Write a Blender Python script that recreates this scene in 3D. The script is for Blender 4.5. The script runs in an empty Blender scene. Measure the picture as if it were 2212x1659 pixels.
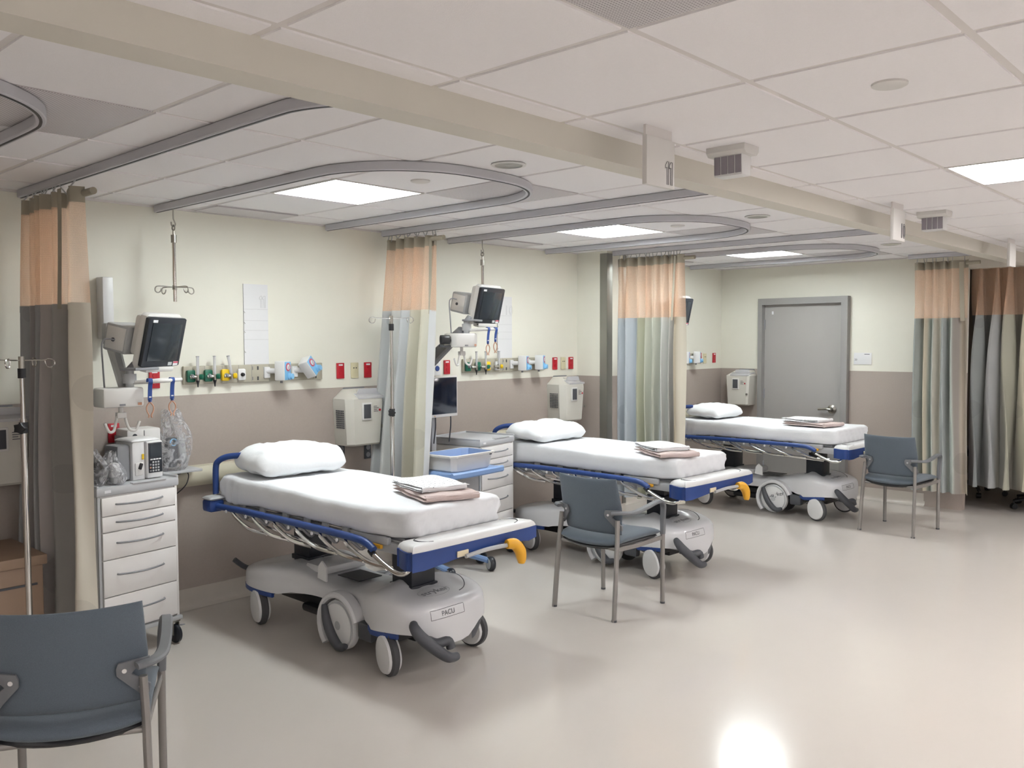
import bpy, bmesh, math, random
from mathutils import Vector, Matrix, noise as mnoise
R = math.radians
rnd = random.Random(7)
SC = bpy.context.scene
COL = SC.collection

# ------------------------------------------------------------------ camera, world, exposure
YAW, PITCH, ROLL, FPX = 0.822638263, 0.0501454697, 0.00348817735, 1889.02389
f0 = Vector((math.sin(YAW)*math.cos(PITCH), math.cos(YAW)*math.cos(PITCH), -math.sin(PITCH)))
r0 = Vector((math.cos(YAW), -math.sin(YAW), 0)); d0 = f0.cross(r0)
cr = math.cos(ROLL)*r0 + math.sin(ROLL)*d0
cd = -math.sin(ROLL)*r0 + math.cos(ROLL)*d0
cam = bpy.data.objects.new('camera', bpy.data.cameras.new('camera'))
COL.objects.link(cam)
mc = Matrix((cr, -cd, -f0)).transposed().to_4x4()
mc.translation = Vector((0, 0, 1.685))
cam.matrix_world = mc
cam.data.sensor_width = 36; cam.data.lens = FPX/2212*36
cam.data.clip_start = 0.05
SC.camera = cam
SC.view_settings.view_transform = 'Standard'; SC.view_settings.look = 'None'
SC.view_settings.exposure = 0.76; SC.view_settings.gamma = 1.0
SC.view_settings.use_curve_mapping = False
w = bpy.data.worlds.new('world'); SC.world = w; w.use_nodes = True
wn = w.node_tree
wg = wn.nodes.new('ShaderNodeTexCoord'); wsx = wn.nodes.new('ShaderNodeSeparateXYZ'); wmr = wn.nodes.new('ShaderNodeMapRange')
wn.links.new(wg.outputs['Generated'], wsx.inputs[0]); wn.links.new(wsx.outputs['Z'], wmr.inputs[0])
wmr.inputs[1].default_value = -.25; wmr.inputs[2].default_value = .12; wmr.inputs[3].default_value = .6; wmr.inputs[4].default_value = .4
wn.links.new(wmr.outputs[0], wn.nodes['Background'].inputs[1])
wn.nodes['Background'].inputs[0].default_value = (1.0, 0.965, 0.965, 1)
LIGHT_BAY, LIGHT_COR = 40.0, 36.0
C_BAY = (0.93, 0.99, 1.0); C_COR = (1.0, 0.965, 0.965)

# ------------------------------------------------------------------ materials
def lin(c):
    if isinstance(c, str):
        c = [int(c[i:i+2], 16)/255 for i in (0, 2, 4)]
    return tuple((x/12.92 if x <= .04045 else ((x+.055)/1.055)**2.4) for x in c)
def mat(name, c, rough=.5, metal=0, noise=0, nscale=30, bump=0, bscale=200, coat=0, emit=None, trans=0, alpha=1, sheen=0):
    m = bpy.data.materials.new(name); m.use_nodes = True
    nt = m.node_tree; b = nt.nodes['Principled BSDF']
    col = (*lin(c), 1)
    b.inputs['Base Color'].default_value = col
    b.inputs['Roughness'].default_value = rough
    b.inputs['Metallic'].default_value = metal
    if coat: b.inputs['Coat Weight'].default_value = coat; b.inputs['Coat Roughness'].default_value = .08
    if sheen: b.inputs['Sheen Weight'].default_value = sheen
    if trans: b.inputs['Transmission Weight'].default_value = trans
    if alpha < 1: b.inputs['Alpha'].default_value = alpha
    if emit:
        b.inputs['Emission Color'].default_value = (*emit[0], 1); b.inputs['Emission Strength'].default_value = emit[1]
    tc = nt.nodes.new('ShaderNodeTexCoord')
    if noise:
        n = nt.nodes.new('ShaderNodeTexNoise'); n.inputs['Scale'].default_value = nscale; n.inputs['Detail'].default_value = 4
        nt.links.new(tc.outputs['Object'], n.inputs['Vector'])
        mx = nt.nodes.new('ShaderNodeMix'); mx.data_type = 'RGBA'
        mx.inputs['A'].default_value = tuple(x*(1-noise) for x in col[:3]) + (1,)
        mx.inputs['B'].default_value = tuple(min(1, x*(1+noise)) for x in col[:3]) + (1,)
        nt.links.new(n.outputs['Fac'], mx.inputs['Factor'])
        nt.links.new(mx.outputs['Result'], b.inputs['Base Color'])
    if bump:
        n = nt.nodes.new('ShaderNodeTexNoise'); n.inputs['Scale'].default_value = bscale; n.inputs['Detail'].default_value = 3
        nt.links.new(tc.outputs['Object'], n.inputs['Vector'])
        bp = nt.nodes.new('ShaderNodeBump'); bp.inputs['Strength'].default_value = bump; bp.inputs['Distance'].default_value = .01
        nt.links.new(n.outputs['Fac'], bp.inputs['Height']); nt.links.new(bp.outputs['Normal'], b.inputs['Normal'])
    return m
M = {}
M['wall'] = mat('wall_paint', 'E3E1D5', .6, noise=.015, nscale=8)
M['wains'] = mat('wainscot_vinyl', 'A69B93', .55, noise=.05, nscale=90)
M['header'] = mat('soffit_paint', 'D3CFC5', .6, noise=.015, nscale=6)
M['tile'] = mat('ceiling_tile', 'F1EFF1', .9, noise=.02, nscale=120, bump=.15, bscale=400)
M['grid'] = mat('ceiling_grid', 'DDD9D7', .7)
M['vent'] = mat('perforated_grey', 'A6A09E', .6)
M['floor'] = mat('vinyl_floor', 'CDC7C0', .16, noise=.02, nscale=3, bump=.02, bscale=12)
M['cove'] = mat('cove_vinyl', 'CBC4BB', .3, noise=.02, nscale=20)
M['track'] = mat('track_grey', 'C4C4CA', .45)
M['trackin'] = mat('track_slot', '3A3A3E', .5)
M['white'] = mat('white_plastic', 'DEDEDE', .35)
M['offwhite'] = mat('offwhite_plastic', 'D9D7D4', .4)
M['bin'] = mat('bin_plastic', 'CFCCC3', .4)
M['clear'] = mat('clear_tray', 'DDDDE2', .15, alpha=.55)
M['sheet'] = mat('white_sheet', 'E9EBEE', .85, bump=.4, bscale=9, noise=.01)
M['pillow'] = mat('pillow_cloth', 'EEF0F2', .85, bump=.5, bscale=9)
M['pink'] = mat('pink_blanket', 'CDBCB8', .95, bump=.3, bscale=500, noise=.06, nscale=200)
M['blue'] = mat('navy_blue_plastic', '233F7E', .4)
M['bluetube'] = mat('blue_rubber', '22407F', .45)
M['silver'] = mat('silver_plastic', 'D8D8DA', .28, coat=.3)
M['lgrey'] = mat('light_grey_enamel', 'B3B5B7', .4)
M['mgrey'] = mat('mid_grey', '85868A', .45)
M['dgrey'] = mat('dark_grey_plastic', '4B4D52', .5)
M['black'] = mat('black_plastic', '1B1C20', .4)
M['rubber'] = mat('grey_rubber', '4E4E50', .7)
M['chrome'] = mat('chrome', 'D4D2CE', .12, metal=1)
M['steel'] = mat('brushed_steel', 'AAA79F', .3, metal=1)
M['yellow'] = mat('yellow_plastic', 'E3A82B', .4)
M['cream'] = mat('cream_label', 'E3D6B8', .5)
M['chairfab'] = mat('slate_blue_fabric', '59636D', .95, noise=.28, nscale=420, bump=.25, bscale=500, sheen=.2)
M['chairmetal'] = mat('chair_grey_metal', '8D8986', .4, metal=.3)
M['chairarm'] = mat('chair_arm_plastic', '6E7074', .5)
M['screen'] = mat('dark_screen', '2C3238', .12)
M['navyscreen'] = mat('navy_screen', '141B2C', .12)
M['bezel'] = mat('charcoal_bezel', '22262E', .3)
M['red'] = mat('red_plate', 'B01B2A', .4)
M['ivory'] = mat('ivory_plate', 'CFC7A6', .4)
M['rail'] = mat('gas_rail', 'ADA898', .45, metal=.1)
M['green'] = mat('green_plastic', '0F6049', .35)
M['yel2'] = mat('gas_yellow', 'E8C21E', .35)
M['bluelab'] = mat('sky_blue_label', '7DB7DE', .4)
M['redlab'] = mat('dial_red', 'C4566A', .5)
M['ltblue'] = mat('light_blue_knob', '86BEE6', .3)
M['bumper'] = mat('bumper_cream', 'C8C2AE', .45)
M['door'] = mat('door_grey', '9F9C99', .45, noise=.01)
M['dframe'] = mat('door_frame_grey', '8F8D8B', .45)
M['tan'] = mat('tan_laminate', '9C8470', .5, noise=.04, nscale=15)
M['linebl'] = mat('tray_blue_lining', '8FA6CE', .5)
M['wowblue'] = mat('tray_blue_edge', '7F9DCB', .4)
M['peach'] = mat('copper_clip', 'C99A80', .35, metal=.2)
M['strap'] = mat('blue_strap', '2B4A90', .7)
M['header_band'] = mat('curtain_header', 'A39C8C', .85)
M['ink'] = mat('grey_ink', '55565A', .5)
M['ltink'] = mat('faint_ink', 'B4B3B4', .5)
M['board'] = mat('whiteboard', 'E0E0E1', .18)
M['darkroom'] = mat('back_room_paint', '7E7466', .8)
M['cart'] = mat('cart_white', 'EEEBE9', .35)
M['carttop'] = mat('cart_grey_top', 'B9BABD', .4)
M['label'] = mat('white_label', 'E4E4E6', .4)
M['corner'] = mat('stainless_guard', '93928C', .35, metal=.7)
M['lens'] = mat('nurse_lens', '8F8991', .4)
M['screw'] = mat('bright_screw', 'DADADA', .3, metal=.5)
def curtain_mats():
    # open netting: fine holes cut through a peach knit
    m = bpy.data.materials.new('peach_netting'); m.use_nodes = True; nt = m.node_tree
    nt.nodes.clear()
    out = nt.nodes.new('ShaderNodeOutputMaterial'); mx = nt.nodes.new('ShaderNodeMixShader'); tr = nt.nodes.new('ShaderNodeBsdfTransparent')
    df = nt.nodes.new('ShaderNodeBsdfDiffuse'); tl = nt.nodes.new('ShaderNodeBsdfTranslucent'); ad = nt.nodes.new('ShaderNodeMixShader')
    df.inputs[0].default_value = (*lin('EED3BC'), 1); tl.inputs[0].default_value = (*lin('FAD9BC'), 1)
    ad.inputs[0].default_value = .45
    uv = nt.nodes.new('ShaderNodeUVMap')
    vor = nt.nodes.new('ShaderNodeTexVoronoi'); vor.inputs['Scale'].default_value = 210; vor.inputs['Randomness'].default_value = .25
    mr = nt.nodes.new('ShaderNodeMapRange'); mr.inputs[1].default_value = .22; mr.inputs[2].default_value = .34
    mr.inputs[3].default_value = .42; mr.inputs[4].default_value = .70
    nt.links.new(uv.outputs[0], vor.inputs['Vector']); nt.links.new(vor.outputs['Distance'], mr.inputs[0])
    nt.links.new(mr.outputs[0], mx.inputs[0]); nt.links.new(tr.outputs[0], mx.inputs[1])
    nt.links.new(df.outputs[0], ad.inputs[1]); nt.links.new(tl.outputs[0], ad.inputs[2]); nt.links.new(ad.outputs[0], mx.inputs[2])
    nt.links.new(mx.outputs[0], out.inputs[0])
    M['net'] = m
curtain_mats()
def fabric_mat(name):
    m = bpy.data.materials.new(name); m.use_nodes = True; nt = m.node_tree; b = nt.nodes['Principled BSDF']
    b.inputs['Roughness'].default_value = .85; b.inputs['Sheen Weight'].default_value = .15
    uv = nt.nodes.new('ShaderNodeUVMap'); rp = nt.nodes.new('ShaderNodeVertexColor'); rp.layer_name = 'dye'
    # large printed discs, slightly darker than the ground
    vo = nt.nodes.new('ShaderNodeTexVoronoi'); vo.inputs['Scale'].default_value = 2.3
    nt.links.new(uv.outputs[0], vo.inputs['Vector'])
    lt = nt.nodes.new('ShaderNodeMath'); lt.operation = 'LESS_THAN'; lt.inputs[1].default_value = .24
    nt.links.new(vo.outputs['Distance'], lt.inputs[0])
    ml = nt.nodes.new('ShaderNodeMath'); ml.operation = 'MULTIPLY'; ml.inputs[1].default_value = .16; nt.links.new(lt.outputs[0], ml.inputs[0])
    mx = nt.nodes.new('ShaderNodeMix'); mx.data_type = 'RGBA'; mx.blend_type = 'MULTIPLY'; mx.inputs['B'].default_value = (.35, .35, .37, 1)
    nt.links.new(ml.outputs[0], mx.inputs['Factor']); nt.links.new(rp.outputs[0], mx.inputs['A']); nt.links.new(mx.outputs['Result'], b.inputs['Base Color'])
    return m
def gown_mat():
    m = mat('dotted_gown_cloth', 'DCDCDE', .9, bump=.3, bscale=40); nt = m.node_tree; b = nt.nodes['Principled BSDF']
    tc = nt.nodes.new('ShaderNodeTexCoord'); vo = nt.nodes.new('ShaderNodeTexVoronoi'); vo.inputs['Scale'].default_value = 55; vo.inputs['Randomness'].default_value = .3
    mp = nt.nodes.new('ShaderNodeMapping'); mp.inputs['Scale'].default_value = (1, 1, 0); nt.links.new(tc.outputs['Object'], mp.inputs[0])
    nt.links.new(mp.outputs[0], vo.inputs['Vector'])
    lt = nt.nodes.new('ShaderNodeMath'); lt.operation = 'LESS_THAN'; lt.inputs[1].default_value = .19; nt.links.new(vo.outputs['Distance'], lt.inputs[0])
    mx = nt.nodes.new('ShaderNodeMix'); mx.data_type = 'RGBA'; mx.inputs['A'].default_value = (*lin('E2E2E4'), 1); mx.inputs['B'].default_value = (*lin('6E6F76'), 1)
    nt.links.new(lt.outputs[0], mx.inputs['Factor']); nt.links.new(mx.outputs['Result'], b.inputs['Base Color'])
    return m
M['gown'] = gown_mat()
def bag_mat():
    m = bpy.data.materials.new('clear_bag'); m.use_nodes = True; nt = m.node_tree; nt.nodes.clear()
    out = nt.nodes.new('ShaderNodeOutputMaterial'); mx = nt.nodes.new('ShaderNodeMixShader'); tr = nt.nodes.new('ShaderNodeBsdfTransparent')
    gl = nt.nodes.new('ShaderNodeBsdfPrincipled'); gl.inputs['Base Color'].default_value = (.75, .75, .78, 1); gl.inputs['Roughness'].default_value = .12
    tc = nt.nodes.new('ShaderNodeTexCoord'); n = nt.nodes.new('ShaderNodeTexNoise'); n.inputs['Scale'].default_value = 22; n.inputs['Detail'].default_value = 4; n.inputs['Distortion'].default_value = 1.5
    nt.links.new(tc.outputs['Object'], n.inputs['Vector'])
    bp = nt.nodes.new('ShaderNodeBump'); bp.inputs['Strength'].default_value = 1; bp.inputs['Distance'].default_value = .03
    nt.links.new(n.outputs['Fac'], bp.inputs['Height']); nt.links.new(bp.outputs['Normal'], gl.inputs['Normal'])
    mr = nt.nodes.new('ShaderNodeMapRange'); mr.inputs[1].default_value = .42; mr.inputs[2].default_value = .62; mr.inputs[3].default_value = .18; mr.inputs[4].default_value = .6
    nt.links.new(n.outputs['Fac'], mr.inputs[0]); nt.links.new(mr.outputs[0], mx.inputs[0])
    nt.links.new(tr.outputs[0], mx.inputs[1]); nt.links.new(gl.outputs[0], mx.inputs[2]); nt.links.new(mx.outputs[0], out.inputs[0])
    M['bag'] = m
bag_mat()
def vent_pattern(m):
    nt = m.node_tree; b = nt.nodes['Principled BSDF']
    tc = nt.nodes.new('ShaderNodeTexCoord'); vo = nt.nodes.new('ShaderNodeTexVoronoi'); vo.inputs['Scale'].default_value = 110; vo.inputs['Randomness'].default_value = 0
    nt.links.new(tc.outputs['Object'], vo.inputs['Vector'])
    lt = nt.nodes.new('ShaderNodeMath'); lt.operation = 'LESS_THAN'; lt.inputs[1].default_value = .28; nt.links.new(vo.outputs['Distance'], lt.inputs[0])
    mx = nt.nodes.new('ShaderNodeMix'); mx.data_type = 'RGBA'; mx.inputs['A'].default_value = (*lin('D2CED0'), 1); mx.inputs['B'].default_value = (*lin('908C8E'), 1)
    nt.links.new(lt.outputs[0], mx.inputs['Factor']); nt.links.new(mx.outputs['Result'], b.inputs['Base Color'])
vent_pattern(M['vent'])

# ------------------------------------------------------------------ mesh helpers
class B:
    def __init__(s): s.bm = bmesh.new()
    def box(s, cx, cy, cz, sx, sy, sz, bev=0, rz=0, rx=0, ry=0, seg=2):
        r = bmesh.ops.create_cube(s.bm, size=1); vs = r['verts']
        mt = Matrix.Translation((cx, cy, cz)) @ Matrix.Rotation(rz, 4, 'Z') @ Matrix.Rotation(ry, 4, 'Y') @ Matrix.Rotation(rx, 4, 'X') @ Matrix.Diagonal((sx, sy, sz, 1))
        bmesh.ops.transform(s.bm, matrix=mt, verts=vs)
        if bev:
            ed = list({e for v in vs for e in v.link_edges})
            bmesh.ops.bevel(s.bm, geom=ed, offset=min(bev, .49*min(sx, sy, sz)), segments=seg, affect='EDGES', profile=.5)
        return s
    def cyl(s, p0, p1, r0, r1=None, seg=16):
        p0 = Vector(p0); p1 = Vector(p1); r1 = r0 if r1 is None else r1
        d = p1-p0; q = d.to_track_quat('Z', 'Y').to_matrix().to_4x4()
        bmesh.ops.create_cone(s.bm, cap_ends=True, segments=seg, radius1=r0, radius2=r1, depth=d.length, matrix=Matrix.Translation((p0+p1)/2) @ q)
        return s
    def sweep(s, pts, sec, closed=False, up=(0, 0, 1), caps=True):
        pts = [Vector(p) for p in pts]; n = len(pts); rings = []
        up = Vector(up)
        prev = None
        for i, p in enumerate(pts):
            a = pts[(i-1) % n] if (closed or i > 0) else p
            b = pts[(i+1) % n] if (closed or i < n-1) else p
            t = (b-a).normalized()
            if prev is None:
                x = t.cross(up)
                if x.length < 1e-3: x = t.cross(Vector((1, 0, 0)))
                x.normalize()
            else:
                x = prev - t*prev.dot(t)
                x = x.normalized() if x.length > 1e-6 else prev
            prev = x; y = x.cross(t).normalized()
            k = sec(i/(n-1)) if callable(sec) else sec
            rings.append([s.bm.verts.new(p + x*u + y*v) for u, v in k])
        m = len(rings[0])
        for i in range(n if closed else n-1):
            A = rings[i]; Bb = rings[(i+1) % n]
            for j in range(m):
                s.bm.faces.new((A[j], A[(j+1) % m], Bb[(j+1) % m], Bb[j]))
        if caps and not closed:
            s.bm.faces.new(rings[0][::-1]); s.bm.faces.new(rings[-1])
        return s
    def tube(s, pts, r, seg=8, sm=0, closed=False):
        if sm: pts = spline(pts, sm, closed)
        if callable(r): sec = lambda t: circ(r(t), seg)
        else: sec = circ(r, seg)
        return s.sweep(pts, sec, closed)
    def prism(s, poly, ax, a0, a1, bev=0):
        def mk(p, a): return {'z': (p[0], p[1], a), 'y': (p[0], a, p[1]), 'x': (a, p[0], p[1])}[ax]
        A = [s.bm.verts.new(mk(p, a0)) for p in poly]; Bb = [s.bm.verts.new(mk(p, a1)) for p in poly]
        n = len(poly); fs = [s.bm.faces.new(A[::-1]), s.bm.faces.new(Bb)]
        for i in range(n): fs.append(s.bm.faces.new((A[i], A[(i+1) % n], Bb[(i+1) % n], Bb[i])))
        bmesh.ops.recalc_face_normals(s.bm, faces=fs)
        if bev:
            ed = list({e for f in fs[:2] for e in f.edges})
            bmesh.ops.bevel(s.bm, geom=ed, offset=bev, segments=2, affect='EDGES', profile=.5)
        return s
    def lathe(s, prof, org=(0, 0, 0), axis=(0, 0, 1), seg=24, caps=True):
        q = Vector(axis).to_track_quat('Z', 'Y').to_matrix(); o = Vector(org); rings = []
        for r, z in prof:
            r = max(r, .0002)
            rings.append([s.bm.verts.new(o + q @ Vector((r*math.cos(2*math.pi*j/seg), r*math.sin(2*math.pi*j/seg), z))) for j in range(seg)])
        for i in range(len(rings)-1):
            for j in range(seg): s.bm.faces.new((rings[i][j], rings[i][(j+1) % seg], rings[i+1][(j+1) % seg], rings[i+1][j]))
        if caps: s.bm.faces.new(rings[0][::-1]); s.bm.faces.new(rings[-1])
        return s
    def rings(s, rr, cap0=True, cap1=True):
        vs = [[s.bm.verts.new(p) for p in r] for r in rr]; m = len(vs[0])
        for i in range(len(vs)-1):
            for j in range(m): s.bm.faces.new((vs[i][j], vs[i][(j+1) % m], vs[i+1][(j+1) % m], vs[i+1][j]))
        if cap0: s.bm.faces.new(vs[0][::-1])
        if cap1: s.bm.faces.new(vs[-1])
        return s
    def grid(s, fn, nu, nv, uv=None):
        V = [[s.bm.verts.new(fn(i/nu, j/nv)) for j in range(nv+1)] for i in range(nu+1)]
        lay = s.bm.loops.layers.uv.verify() if uv else None
        for i in range(nu):
            for j in range(nv):
                f = s.bm.faces.new((V[i][j], V[i+1][j], V[i+1][j+1], V[i][j+1]))
                if uv:
                    for l, (a, b) in zip(f.loops, ((i, j), (i+1, j), (i+1, j+1), (i, j+1))): l[lay].uv = uv(a/nu, b/nv)
        return s
    def pad(s, fn, T, nu=16, nv=16, e=6):
        """closed cushion: fn(a,b)->centre point for a,b in -1..1, T thickness vector"""
        T = Vector(T) if not callable(T) else T
        def sq(t): return t
        top = {}; bot = {}
        for i in range(nu+1):
            for j in range(nv+1):
                a = math.sin(math.pi/2*(-1+2*i/nu)*.999); b = math.sin(math.pi/2*(-1+2*j/nv)*.999)
                h = (max(0, 1-abs(a)**e)**.5)*(max(0, 1-abs(b)**e)**.5)
                c = Vector(fn(a, b)); t = T(a, b) if callable(T) else T
                edge = i in (0, nu) or j in (0, nv)
                if edge:
                    v = s.bm.verts.new(c); top[i, j] = bot[i, j] = v
                else:
                    top[i, j] = s.bm.verts.new(c + t*h*.5); bot[i, j] = s.bm.verts.new(c - t*h*.5)
        for i in range(nu):
            for j in range(nv):
                for d, fl in ((top, 0), (bot, 1)):
                    q = [d[i, j], d[i+1, j], d[i+1, j+1], d[i, j+1]]
                    if fl: q.reverse()
                    try: s.bm.faces.new(q)
                    except ValueError: pass
        return s
    def build(s, name, m, parent=None, loc=None, ang=40, recalc=True, smooth=True):
        if recalc: bmesh.ops.recalc_face_normals(s.bm, faces=s.bm.faces[:])
        me = bpy.data.meshes.new(name); s.bm.to_mesh(me); s.bm.free()
        if smooth:
            for p in me.polygons: p.use_smooth = True
            me.set_sharp_from_angle(angle=R(ang))
        ms = m if isinstance(m, (list, tuple)) else [m]
        for x in ms: me.materials.append(M[x] if isinstance(x, str) else x)
        o = bpy.data.objects.new(name, me); COL.objects.link(o)
        if parent: o.parent = parent
        if loc: o.location = loc
        return o
def circ(r, seg=8): return [(r*math.cos(2*math.pi*k/seg), r*math.sin(2*math.pi*k/seg)) for k in range(seg)]
def rsec(w, h): return [(-w/2, -h/2), (w/2, -h/2), (w/2, h/2), (-w/2, h/2)]
def rrsec(w, h, c):
    w /= 2; h /= 2
    return [(-w+c, -h), (w-c, -h), (w, -h+c), (w, h-c), (w-c, h), (-w+c, h), (-w, h-c), (-w, -h+c)]
def spline(pts, n=6, closed=False):
    P = [Vector(p) for p in pts]; out = []; N = len(P)
    def g(i): return P[i % N] if closed else P[max(0, min(N-1, i))]
    for i in range(N if closed else N-1):
        a, b, c, d = g(i-1), g(i), g(i+1), g(i+2)
        for k in range(n):
            t = k/n
            out.append(.5*((2*b)+(-a+c)*t+(2*a-5*b+4*c-d)*t*t+(-a+3*b-3*c+d)*t**3))
    if not closed: out.append(P[-1].copy())
    return out
def tag(o, label=None, cat=None, group=None, kind=None):
    if label: o['label'] = label
    if cat: o['category'] = cat
    if group: o['group'] = group
    if kind: o['kind'] = kind
    return o
def T(name, label, cat, loc=(0, 0, 0), rz=0, group=None):
    o = bpy.data.objects.new(name, None); COL.objects.link(o); o.empty_display_size = .1
    o.location = loc; o.rotation_euler = (0, 0, rz)
    return tag(o, label, cat, group)
def dup(root, loc, rz=0, label=None, group=None):
    def cp(o, par):
        c = o.copy(); COL.objects.link(c)
        if par: c.parent = par
        for ch in list(o.children): cp(ch, c)
        return c
    r = cp(root, None); r.location = loc; r.rotation_euler = (0, 0, rz)
    if label: r['label'] = label
    if group: r['group'] = group
    return r
def struct(o): o['kind'] = 'structure'; return o
def text(body, size, name, m, parent, loc, rot, ext=.0006, outline=0):
    cu = bpy.data.curves.new(name, 'FONT'); cu.body = body; cu.size = size; cu.extrude = ext; cu.align_x = 'CENTER'; cu.align_y = 'CENTER'
    if outline:
        cu.fill_mode = 'NONE'; cu.extrude = 0; cu.bevel_depth = outline; cu.bevel_resolution = 0; cu.offset = 0
    o = bpy.data.objects.new(name+'_src', cu); COL.objects.link(o)
    dg = bpy.context.evaluated_depsgraph_get(); me = bpy.data.meshes.new_from_object(o.evaluated_get(dg))
    bpy.data.objects.remove(o); bpy.data.curves.remove(cu)
    me.materials.clear(); me.materials.append(M[m]); me.name = name
    q = bpy.data.objects.new(name, me); COL.objects.link(q); q.parent = parent; q.location = loc; q.rotation_euler = rot
    return q

# ------------------------------------------------------------------ the room
D = 5.208; ZB = 2.503; ZC = 2.454; XR = 9.235; XL = -2.6; YB = -8.6; WZ = 1.348; CZ = .127
def plane_box(name, x0, x1, y0, y1, z0, z1, m):
    return struct(B().box((x0+x1)/2, (y0+y1)/2, (z0+z1)/2, x1-x0, y1-y0, z1-z0).build(name, m))
plane_box('floor', XL-.1, 12.2, YB-.1, D+.1, -.1, 0, 'floor')
# wall with painted top and vinyl wainscot in one mesh
def wall(name, p0, p1, nrm, ztop=2.7, wz=WZ, th=.1, openings=()):
    """p0->p1 along the wall face, nrm: into the room"""
    p0 = Vector((*p0, 0)); p1 = Vector((*p1, 0)); n = Vector((*nrm, 0)); L = (p1-p0).length; t = (p1-p0)/L
    b = B(); lay = {}
    def slab(a0, a1, z0, z1, out, mi):
        c = p0+t*(a0+a1)/2 - n*(th/2) + n*(out/2)
        k = len(b.bm.faces)
        b.box(c.x, c.y, (z0+z1)/2, a1-a0, th+out, z1-z0, rz=math.atan2(t.y, t.x))
        b.bm.faces.ensure_lookup_table()
        for f in b.bm.faces[k:]: f.material_index = mi
    cuts = sorted(openings); a = 0
    for (o0, o1, oz) in cuts:
        slab(a, o0, 0, wz, .003, 1); slab(a, o0, wz, ztop, 0, 0); slab(o0, o1, oz, ztop, 0, 0); a = o1
    slab(a, L, 0, wz, .003, 1); slab(a, L, wz, ztop, 0, 0)
    return struct(b.build(name, ['wall', 'wains'], smooth=False))
def cove(name, pts):
    """coved skirting following a floor line, pts in order; profile lies to the right of travel"""
    b = B()
    prof = [(0.0, CZ), (.004, CZ), (.005, .05), (.009, .025), (.02, .01), (.045, .001), (0, .001)]
    for (a, c, n) in pts:
        a = Vector((*a, 0)); c = Vector((*c, 0)); n = Vector((*n, 0))
        rr = [[p + n*(x+.003) + Vector((0, 0, z)) for x, z in prof] for p in (a, c)]
        b.rings(rr)
    return struct(b.build(name, 'cove'))
wall('wall_back', (XL, D), (XR+.1, D), (0, -1))
wall('wall_right', (XR, D), (XR, 2.9), (-1, 0), openings=[(D-4.70, D-3.69, 2.13)])
wall('wall_left', (XL, YB), (XL, D), (1, 0))
cove('baseboard_back', [((XL, D), (6.53, D), (0, -1)), ((6.85, D), (XR, D), (0, -1))])
cove('baseboard_right', [((XR, 3.69), (XR, 2.9), (-1, 0)), ((XR, D), (XR, 4.70), (-1, 0))])
cove('baseboard_left', [((XL, YB), (XL, D), (1, 0))])
# stub partition between the two right-hand bays
b = B()
for z0, z1, e, mi in ((0, WZ, .003, 1), (WZ, 2.6, 0, 0)):
    k = len(b.bm.faces); b.box((6.526+6.82)/2, (4.86+D)/2+.03, (z0+z1)/2, .294+2*e, D-4.86+.06, z1-z0)
    b.bm.faces.ensure_lookup_table()
    for f in b.bm.faces[k:]: f.material_index = mi
struct(b.build('wall_stub', ['wall', 'wains'], smooth=False))
cove('baseboard_stub', [((6.526, D), (6.526, 4.86), (-1, 0)), ((6.526, 4.86), (6.82, 4.86), (0, -1)), ((6.82, 4.86), (6.82, D), (1, 0))])
b = B(); b.box(6.5215, 4.895, 1.3, .006, .08, 2.36).box(6.56, 4.856, 1.3, .083, .006, 2.36)
b.box(6.80, 4.856, 1.3, .05, .006, 2.36).box(6.8265, 4.88, 1.3, .006, .05, 2.36); struct(b.build('trim_4', 'corner'))
# wall end / column at the right with the opening beyond
b = B()
for z0, z1, e, mi in ((0, WZ, .003, 1), (WZ, 2.6, 0, 0)):
    k = len(b.bm.faces); b.box(9.27, 2.73, (z0+z1)/2, .08+2*e, .36, z1-z0)
    b.bm.faces.ensure_lookup_table()
    for f in b.bm.faces[k:]: f.material_index = mi
struct(b.build('wall_end_column', ['wall', 'wains'], smooth=False))
plane_box('wall_header', 9.26, 9.40, YB, 2.56, 2.36, 2.75, 'header')
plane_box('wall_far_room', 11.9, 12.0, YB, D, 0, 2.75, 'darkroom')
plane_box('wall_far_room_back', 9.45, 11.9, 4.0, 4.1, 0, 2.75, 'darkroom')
plane_box('ceiling_far_room', 9.4, 12, YB, 4.0, 2.7, 2.8, 'darkroom')
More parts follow.
